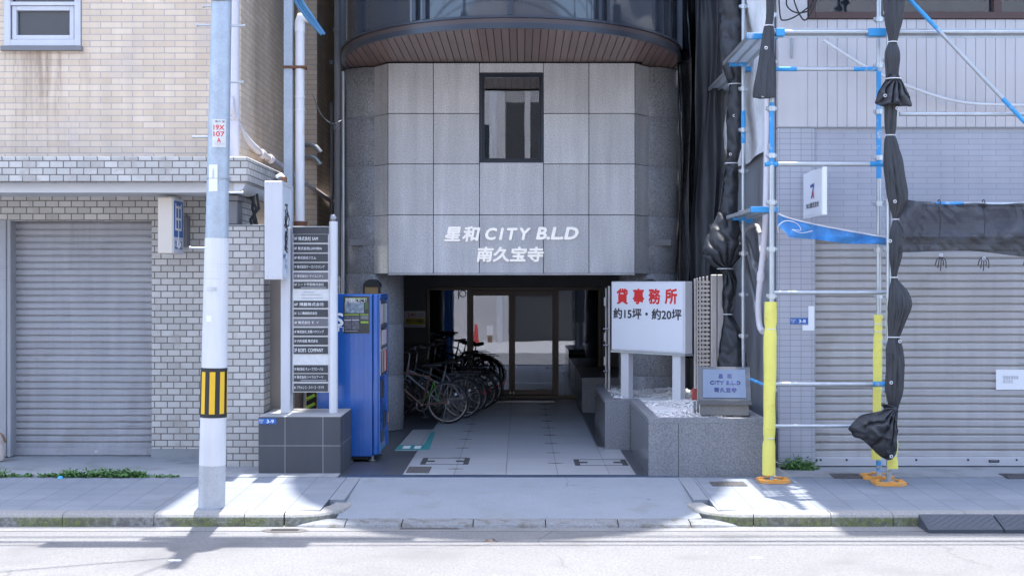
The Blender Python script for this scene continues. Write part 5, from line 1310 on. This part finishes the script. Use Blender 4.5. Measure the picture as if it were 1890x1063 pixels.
# planks higher up that shade the pavement
for z, ya in ((6.3, 13.1), (8.1, 13.15)):
    for k in range(5): MB().box(2.75, 9, ya + k * .14, ya + k * .14 + .115, z, z + .04).build('plank', steel, sc)
for px, d in ((1424, 13.0), (1622, 13.22), (1640, 12.86)):
    x = X(px, d); z = pz(d) if d < YB else .006
    MB().cyl((x, d, z + .012), (x, d, z + .13), .017, n=12).lathe([(.0, 0), (.03, 0), (.03, .03), (0, .03)], (x, d, z + .10), 10).build('jack', steel_dull, sc, 40)
    MB().box(x - .07, x + .07, d - .07, d + .07, z + .022, z + .03).build('foot_plate', steel, sc)
for px, d, lab in ((1427, 13.0, 'orange base block under the left yellow padded leg'), (1618, 13.22, 'orange base block under the rear right scaffold leg'), (1640, 12.86, 'orange base block under the sheet wrapped front leg')):
    x = X(px, d); z = pz(d) if d < YB else .006
    def octo(a, c): return [(x - a, d - c), (x - c, d - a), (x + c, d - a), (x + a, d - c), (x + a, d + c), (x + c, d + a), (x - c, d + a), (x - a, d + c)]
    mb = MB(); o8, i8 = octo(.155, .10), octo(.095, .05); vs = [(*p_, z) for p_ in o8] + [(*p_, z + .03) for p_ in o8] + [(*p_, z + .032) for p_ in i8] + [(*p_, z + .012) for p_ in i8]
    fs = [(l * 8 + k, l * 8 + (k + 1) % 8, (l + 1) * 8 + (k + 1) % 8, (l + 1) * 8 + k) for l in range(3) for k in range(8)] + [tuple(24 + k for k in range(8))]
    mb.add(vs, fs)
    for k in range(4):
        a = k * math.pi / 2; mb.box(x + .12 * math.cos(a) - .022, x + .12 * math.cos(a) + .022, d + .12 * math.sin(a) - .022, d + .12 * math.sin(a) + .022, z + .03, z + .045, .004)
    tag(mb.build('base_block', orange), lab, 'base block', 'orange scaffold base blocks')
def pad(label, px0, px1, py0, py1, d, ties, lean=0., sub=None):
    xa, xb = X(px0, d), X(px1, d); r = (xb - xa) / 2; cx = (xa + xb) / 2; rg = random.Random(int(px0))
    o = thing('foam_pad', label, 'foam pad', (cx, d, Z(py1, d)), 0, 'yellow foam pads on the scaffold')
    vs_, n = [], 24; m = 34
    for i in range(m + 1):
        py = py0 + (py1 - py0) * i / m; pin = 1
        for ty in ties: pin = min(pin, 1 - .20 * math.exp(-((py - ty) / 6) ** 2))
        for k in range(n):
            a = 6.283 * k / n; rr = r * pin * (1 + .05 * math.sin(a * 2 + i * .25) + .03 * math.sin(3 * a + i * .6))
            vs_.append((cx + lean * (i / m) + rr * math.cos(a), d + rr * math.sin(a), Z(py, d)))
    fs = [(i * n + k, i * n + (k + 1) % n, (i + 1) * n + (k + 1) % n, (i + 1) * n + k) for i in range(m) for k in range(n)] + [tuple(range(n)), tuple(m * n + k for k in range(n - 1, -1, -1))]
    MB().add(vs_, fs).build('tube', foam, o, 50)
    for ty in ties: MB().ring((cx + lean * (ty - py0) / (py1 - py0), d, Z(ty, d)), r * .84, .005, 'z', 24, 6).build('tie', rope_w, o, 60)
pad('long yellow foam pad on the scaffold leg beside the planter', 1411, 1434, 557, 876, 13.0, (607, 808), -.02)
pad('yellow foam pad on the rear right scaffold leg before the shutter', 1613, 1629, 581, 847, 13.22, (598, 612), -.02)
pad('narrow yellow foam pad partly behind the black sheet roll', 1635, 1645, 550, 752, 12.98, (700,))
pad('short yellow foam pad below the black sheet bag', 1637, 1657, 812, 864, 12.9, (840,))
# ------------------------------------------------------------------ black sheets
def sheet_roll(label, rows_, d, ties, dk=.75, seed=1, gr=(), amp=.16, m=tarp, cat='sheet', crumple=0., smooth=55, tilt=0., tie_at=None):
    o = thing('black_sheet', label, cat, tuple(W(rows_[-1][1], rows_[-1][0], d)), 0, 'black construction sheets on the scaffold')
    bundle(rows_, d, dk, 110, seed, amp, 12, crumple, tilt, tie_at).build('cloth', m, o, smooth)
    for py in ties:
        rr = min(catmull(rows_, 9), key=lambda q: abs(q[0] - py)); cx = X((rr[1] + rr[2]) / 2, d); w_ = (X(rr[2], d) - X(rr[1], d)) / 2
        pts = [(cx + (w_ + .004) * math.cos(a), d + (w_ * dk + .004) * math.sin(a), Z(py, d)) for a in [6.283 * k / 24 for k in range(24)]]
        MB().tube(pts, .006, 6, closed=True).build('tie', rope_w, o, 60)
    if gr: grommets(o, gr, d - .07)
    return o
sheet_roll('long black sheet gathered and tied down the front right scaffold leg', [(-40, 1630, 1668), (0, 1632, 1668), (40, 1634, 1664), (76, 1640, 1656), (80, 1640, 1655), (100, 1634, 1660), (135, 1636, 1658), (175, 1634, 1656), (235, 1634, 1653), (250, 1636, 1651), (262, 1633, 1655), (300, 1632, 1666), (335, 1635, 1670), (370, 1640, 1674), (400, 1647, 1660), (407, 1648, 1658), (430, 1643, 1665), (470, 1642, 1664), (505, 1645, 1656), (516, 1645, 1657), (540, 1641, 1675), (565, 1640, 1681), (590, 1640, 1672), (620, 1640, 1661), (625, 1640, 1660), (645, 1636, 1666), (680, 1637, 1668), (720, 1636, 1666), (752, 1641, 1658), (758, 1642, 1658)], 12.8, (78, 250, 405, 512, 622, 756), .8, 4, ((1652, 372), (1645, 706), (1661, 630), (1643, 445)), .22)
b_ = sheet_roll('black sheet flap flaring out halfway up the right gathered sheet', [(138, 1640, 1658), (148, 1634, 1664), (160, 1627, 1671), (172, 1621, 1677), (184, 1617, 1681), (193, 1615, 1683), (195, 1622, 1676), (190, 1632, 1666)], 12.76, (146,), .8, 9, ((1634, 177), (1656, 200)), .34, smooth=32, tilt=.05, tie_at=(1649, 142))
sheet_roll('crumpled black sheet bag hanging at the foot of the right gathered sheet', [(746, 1626, 1650), (756, 1630, 1658), (762, 1606, 1657), (767, 1588, 1657), (780, 1574, 1656), (791, 1566, 1656), (798, 1571, 1656), (806, 1577, 1656), (810, 1590, 1656), (820, 1601, 1656), (832, 1614, 1655), (842, 1625, 1650), (848, 1636, 1645)], 12.74, (), .75, 14, ((1607, 775), (1645, 842)), .2, smooth=30, tie_at=(1652, 752))
sheet_roll('black sheet gathered and tied in the gap beside the granite column', [(-40, 1322, 1376), (0, 1326, 1376), (60, 1328, 1374), (110, 1330, 1370), (150, 1342, 1368), (158, 1346, 1368), (190, 1343, 1373), (220, 1340, 1375), (260, 1342, 1371), (298, 1340, 1362), (304, 1338, 1362), (330, 1334, 1363), (370, 1330, 1362), (400, 1322, 1362), (430, 1306, 1368), (455, 1298, 1376), (475, 1298, 1366), (492, 1316, 1352), (500, 1330, 1355), (520, 1334, 1360), (560, 1332, 1356), (580, 1336, 1352), (610, 1332, 1366), (650, 1326, 1376), (690, 1324, 1380)], 14.9, (156, 302, 496, 580), .9, 22, ((1355, 214), (1348, 285)), .30, smooth=34, tie_at=(1342, 499))
sheet_roll('short black sheet hanging down from the top of left scaffold leg', [(-30, 1414, 1430), (0, 1414, 1430), (30, 1414, 1428), (46, 1412, 1426), (52, 1410, 1427), (80, 1405, 1428), (120, 1399, 1431), (165, 1392, 1432), (180, 1391, 1432)], 12.92, (48,), .8, 31, ((1414, 89), (1415, 166), (1408, 177)), .2)
# wide sheet laced to the rail
o = thing('lace_tied_sheet', 'wide black mesh sheet laced along the rail over the pale shutter', 'sheet', tuple(W(1780, 420, 12.85)), 0, 'black construction sheets on the scaffold')
def wide(u_, v_):
    px = 1660 + 420 * u_
    topy = 364 + 12 * min(1, u_ / .16) + 2 * math.sin(u_ * 30) if u_ < .16 else 376 + 1.5 * math.sin((px - 1730) / 45 * math.pi)
    boty = 462 + 16 * u_ + 4 * math.sin(px / 42)
    py = topy + (boty - topy) * v_
    d = 12.83 + .03 * math.sin(px / 17 + v_ * 3) * (.3 + v_) + .02 * math.sin(v_ * 7 + px / 60) + .02 * math.sin(px / 31 - 5 * v_)
    k_ = mnoise.noise(Vector((px / 38 + v_ * 2.2, v_ * 2.4 - px / 120, 3.3))); k2 = abs(mnoise.noise(Vector((px / 22 - v_ * 4, v_ * 2 + px / 50, 7.1))))
    d += .08 * k_ - .07 * k2
    if u_ < .12: d += .03 * math.sin((px - 1660) * .16 + v_ * 5)
    return tuple(W(px, py, d))
thin = mat('mesh_sheet_thin', (.024, .025, .03), .6, var=.25, vs=6, fine=.25, fs=160, bmp=.3, bs=25)
tn = thin.node_tree; tb = tn.nodes['Principled BSDF']; tb.inputs['Alpha'].default_value = .84
MB().grid(wide, 220, 50).build('cloth', thin, o, 180)
grommets(o, ((1737, 471), (1816, 477), (1655, 374), (1899, 480)), 12.78)
for px in (1735, 1814, 1898):
    mb = MB()
    for k in range(5): mb.tube(catmull([tuple(W(px, 474, 12.79)), tuple(W(px - 6 + 4 * k, 480 + 2 * (k % 2), 12.78)), tuple(W(px - 9 + 5 * k, 490 + 5 * (k % 3), 12.79))], 4), .005, 5)
    mb.build('lace', cable_m, o, 60)
for px in (1733, 1815):
    mb = MB().ring(W(px, 377, 12.9), .045, .005, 'x', 16, 5); mb.tube(catmull([tuple(W(px, 380, 12.79)), tuple(W(px + 3, 410, 12.77)), tuple(W(px + 1, 440, 12.77))], 4), .004, 5); mb.build('lace', cable_m, o, 60)
# sheets lining the gap
def curtain(label, px0, px1, py0, py1, d, m, seed, deep=.10, nf=5, cat='sheet', ridge=1.):
    rg = random.Random(seed); ph = [rg.uniform(0, 6.3) for _ in range(6)]
    def fn(u_, v_):
        px = px0 + (px1 - px0) * u_; py = py0 + (py1 - py0) * v_
        w = math.sin(nf * 6.283 * u_ + ph[0] + .8 * math.sin(3 * v_ + ph[1])); w2 = math.sin(2.3 * nf * 6.283 * u_ + ph[2] + 2 * v_)
        rr = abs(mnoise.noise(Vector((u_ * nf * 2.2 + seed, v_ * 2.2, seed * .7)))); r3 = abs(mnoise.noise(Vector((u_ * nf * 5 - v_ * 4, v_ * 9, seed * 1.3))))
        dd = d + deep * (w + .4 * w2) + .05 * math.sin(9 * v_ + 4 * u_ + ph[3]) - ridge * deep * 1.6 * rr - ridge * deep * .5 * r3
        return (X(px, d) + .03 * math.sin(5 * v_ + ph[4]) + .015 * math.sin(14 * v_ + 8 * u_), dd, Z(py, d))
    return tag(MB().grid(fn, 110, 130).build('black_sheet', m, None, 180), label, cat, 'black construction sheets on the scaffold')
curtain('glossy black plastic sheet hanging against the granite column', 1250, 1284, -60, 660, 16.9, tarp_gloss, 2, .16, 1.6, ridge=.8)
curtain('flat dark sheet hanging in the gap left of the gathered sheet', 1278, 1332, -60, 600, 16.5, tarp, 6, .05, 1.3, ridge=.35)
curtain('dark sheet at the back of right gap behind the folded gate', 1262, 1392, 380, 760, 17.4, tarp, 9, .05, 3, ridge=.4)
# blue net
def netf(u_, v_):
    px = 1436 + 204 * u_; top = 396 + 44 * (u_ ** .75); bot = 434 + 19 * u_ + 3 * math.sin(u_ * 3.14) + 1.2 * math.sin(u_ * 13)
    if u_ < .1: bot = 432 - 20 * (1 - u_ / .1) + 4
    py = top + (max(bot, top + 6) - top) * v_
    return tuple(W(px, py, 13.16 + .05 * math.sin(px / 12 + 3 * v_) * v_ + .03 * math.sin(px / 7)))
nt_ = thing('safety_net', 'blue safety net slung between the scaffold legs', 'net', tuple(W(1540, 425, 13.1)))
blue_net.node_tree.nodes['Principled BSDF'].inputs['Alpha'].default_value = .85
MB().grid(netf, 60, 10).build('net', blue_net, nt_, 180)
mb = MB().tube([Vector(netf(k / 30, 0)) + Vector((0, -.02, .005)) for k in range(31)], .008, 6); mb.tube(catmull([tuple(W(a, b_, 13.08)) for a, b_ in ((1437, 430), (1436, 418), (1450, 408), (1470, 412), (1478, 425), (1462, 424), (1480, 430), (1500, 426))], 5), .004, 6); mb.build('rope', rope_w, nt_, 60)

# ------------------------------------------------------------------ ramps, weeds, litter
for i, (px0, px1, lab) in enumerate(((1692, 1826, 'black ribbed kerb ramp lying against the kerb stone'), (1829, 2010, 'black kerb ramp cut off by the right picture edge'))):
    x0, x1 = X(px0, 11.38), X(px1, 11.38)
    o = MB().prism([(11.05, -.148), (11.05, -.118), (11.325, -.034), (11.325, -.148)], x0 + .0, x1, 'x')
    for r_ in range(8):
        for c_ in range(int((x1 - x0) / .07)):
            y = 11.075 + r_ * .03; z = -.118 + (y - 11.05) / .275 * .084; xx = x0 + .03 + c_ * .07 + (.035 if r_ % 2 else 0)
            if xx + .045 < x1: o.add([(xx, y, z + .002), (xx + .045, y, z + .002), (xx + .045, y + .012, z + .011), (xx, y + .012, z + .011), (xx + .02, y - .004, z - .004), (xx + .02, y + .02, z)], [(0, 1, 2, 3), (0, 4, 1), (3, 2, 5)])
    tag(o.build('kerb_ramp', ramp_m), lab, 'kerb ramp')
def leaves(mb, x, y, z, h, n, spread, rg, lw=.012):
    for k in range(n):
        a = rg.uniform(0, 6.283); e = rg.uniform(.2, 1.3); L_ = rg.uniform(.4, 1) * h
        b0 = Vector((x + rg.gauss(0, spread), y + rg.gauss(0, spread * .5), z))
        dv = Vector((math.cos(a) * math.cos(e), math.sin(a) * math.cos(e) * .6, math.sin(e)))
        st = b0 + dv * L_
        for j in range(4):
            p0 = b0 + (st - b0) * (j + 1) / 4; a2 = rg.uniform(0, 6.283); dl = Vector((math.cos(a2), math.sin(a2) * .8, rg.uniform(-.2, .7))).normalized(); sd_ = dl.orthogonal().normalized() * lw * rg.uniform(.6, 1.2); ll = lw * rg.uniform(2, 3.6)
            mb.add([p0, p0 + dl * ll * .5 + sd_, p0 + dl * ll, p0 + dl * ll * .5 - sd_], [(0, 1, 2, 3)])
rg = random.Random(17); mb = MB()
def xw(px): return X(px, 13.28)
for px, h, n, sp in ((-4, .10, 30, .05), (30, .05, 14, .03), (12, .03, 10, .04), (52, .04, 10, .03), (78, .05, 12, .03), (95, .06, 22, .03), (113, .05, 12, .03), (126, .09, 40, .035), (140, .08, 34, .03), (152, .05, 20, .03), (165, .10, 44, .04), (180, .07, 30, .04), (194, .11, 50, .04), (205, .08, 40, .04), (216, .07, 50, .05), (228, .09, 60, .05), (240, .08, 60, .05), (250, .07, 50, .05), (262, .06, 40, .04), (300, .02, 14, .06), (320, .02, 10, .04)):
    leaves(mb, xw(px), 13.27, .0, h, n, sp, rg)
stuff(mb.build('weeds', leaf_m, None, None, recalc=False), 'green weeds in the joint behind the left pavement')
w_ = thing('weed_plant', 'spreading green weed at the foot of the tiled pillar', 'weed', (X(1474, 13.75), 13.75, .01))
mb = MB(); leaves(mb, X(1476, 13.78), 13.76, .01, .15, 110, .06, rg); leaves(mb, X(1462, 13.78), 13.76, .01, .10, 50, .05, rg); leaves(mb, X(1490, 13.78), 13.72, .005, .06, 40, .05, rg)
mb.build('leaves', leaf_m, w_, recalc=False)
MB().tube([W(1472, 870, 13.75), W(1468, 850, 13.75), W(1464, 836, 13.75)], .003, 5).tube([W(1468, 850, 13.75), W(1474, 838, 13.75)], .002, 5).build('stem', leaf_m, w_)
o = MB().lathe([(.0, 0), (.028, 0), (.024, .018), (0, .026)], (X(112, 13.2), 13.19, 0), 14)
tag(o.build('bottle_cap', mat('cap_blue', (.1, .45, .75), .4), None, 50), 'small pale blue plastic cap beside the weeds', 'cap')
mb = MB(); rg = random.Random(4)
for k in range(9):
    x, y = X(898 + k * 3, 10.75) + rg.uniform(-.01, .01), 10.74 + rg.uniform(-.05, .05); a = rg.uniform(0, 3); s_ = rg.uniform(.012, .03)
    mb.add([(x + s_ * math.cos(a), y + s_ * math.sin(a), -.146), (x - s_ * .4 * math.sin(a), y + s_ * .4 * math.cos(a), -.138), (x - s_ * math.cos(a), y - s_ * math.sin(a), -.145), (x + s_ * .4 * math.sin(a), y - s_ * .4 * math.cos(a), -.148)], [(0, 1, 2, 3)])
tag(mb.build('dry_leaf', leafdry, None, None, recalc=False), 'crushed dry leaf lying on the sunlit road', 'leaf')
# ------------------------------------------------------------------ the other side of the street, behind the viewpoint
t = thing('opposite_building', 'pale rendered building across the street behind the viewpoint', 'building', (-6, -3, 0))
B(-26, -.45, -9, -3, -.15, 9.6).build('wall', opp_light, t)
mb = MB()
for zz in (4.9,):
    for xx in (-1.35, -3.5, -6, -9): mb.box(xx - .45, xx + .45, -3, -2.97, zz, zz + 1.7)
mb.build('window', pane_dark, t)
t = thing('opposite_building', 'dark clad building across the street with white pilasters', 'building', (6, -4, 0))
B(-.44, 24, -10, -3.4, -.15, 3.0).build('wall', opp_dark, t)
B(-.44, 24, -10, -3.4, 3.0, 9.8).build('upper_wall', mat('opposite_mid_wall', (.40, .39, .38), .6), t)
mb = MB()
for zz in (3.9, 6.9):
    for k in range(6): mb.box(.9 + k * 2.4, 2.1 + k * 2.4, -3.4, -3.37, zz, zz + 1.6)
mb.build('window', pane_dark, t)
B(-.43, 1.3, -3.405, -3.385, 4.6, 7.3).build('dark_recess', opp_dark, t)
mb = MB()
for xx in (.12, 2.2, 4.6): mb.box(xx, xx + .17, -3.36, -3.2, 3.2, 9.7)
mb.box(-.4, 12, -3.395, -3.1, 2.9, 3.19); mb.build('pilaster', opp_light, t)
struct(B(-60, 60, -3.0, 5.19, -.19, -.14).build('far_lot', mat('pale_concrete', (.36, .36, .36), .9, var=.1)))
o = thing('traffic_cone', 'red traffic cone seen mirrored in the left glass door', 'cone', (-1.62, -1.6, -.15))
MB().lathe([(.0, .02), (.15, .02), (.15, .04), (.12, .05), (.04, .68), (.03, .70), (0, .70)], (-1.62, -1.6, -.15), 20).build('body', cone_m, o, 40)
B(-1.82, -1.42, -1.8, -1.4, -.148, -.128).build('base', cone_m, o)
o = thing('white_pole', 'white utility pole seen mirrored in the left glass door', 'utility pole', (-.76, -1.9, -.15))
MB().cyl((-.76, -1.9, -.15), (-.76, -1.9, 9), .13, .10, 24).build('shaft', pole_white, o, 40)
for z in (2, 4, 6): MB().cyl((-.76, -1.76, z), (-.76, -1.5, z), .012, n=8).build('step_bolt', steel, o)
o = thing('notice_stand', 'small white notice stand seen mirrored in the glass door', 'notice', (-1.12, -1.9, -.15))
MB().box(-1.24, -1.0, -1.92, -1.88, .12, .5, .004).build('board', paper, o); MB().box(-1.2, -1.04, -2.0, -1.8, -.15, .11, .01).build('base', wood, o)

# ------------------------------------------------------------------ light, sky, camera
EL = 78.
sun = bpy.data.lights.new('sun', 'SUN'); sun.energy = 2.0; sun.angle = R(.53); sun.color = (1, .965, .91)
so = bpy.data.objects.new('sun', sun); C.objects.link(so); so.rotation_euler = (R(-(90 - EL)), 0, 0)
wd = bpy.data.worlds.new('World'); bpy.context.scene.world = wd; wd.use_nodes = True
nt = wd.node_tree; bg = nt.nodes['Background']
sky = nt.nodes.new('ShaderNodeTexSky'); sky.sky_type = 'NISHITA'; sky.sun_disc = False; sky.sun_elevation = R(EL); sky.sun_rotation = 0.; sky.air_density = .9; sky.dust_density = 2.0; sky.ozone_density = .8
nt.links.new(sky.outputs[0], bg.inputs[0]); bg.inputs[1].default_value = .15
cam = bpy.data.cameras.new('camera'); co = bpy.data.objects.new('camera', cam); C.objects.link(co)
co.location = (0, 0, H); co.rotation_euler = (R(90), 0, 0)
cam.sensor_width = 36; cam.lens = F / 1890 * 36; cam.shift_x = -(VX - 945) / 1890; cam.shift_y = -(531.5 - VY) / 1890
cam.clip_start = .05; cam.clip_end = 1000
s_ = bpy.context.scene; s_.camera = co
s_.view_settings.view_transform = 'Standard'; s_.view_settings.look = 'None'; s_.view_settings.gamma = 1; s_.view_settings.use_curve_mapping = False
s_.view_settings.exposure = 2.48
s_.cycles.max_bounces = 8; s_.cycles.transparent_max_bounces = 12; s_.cycles.use_denoising = True
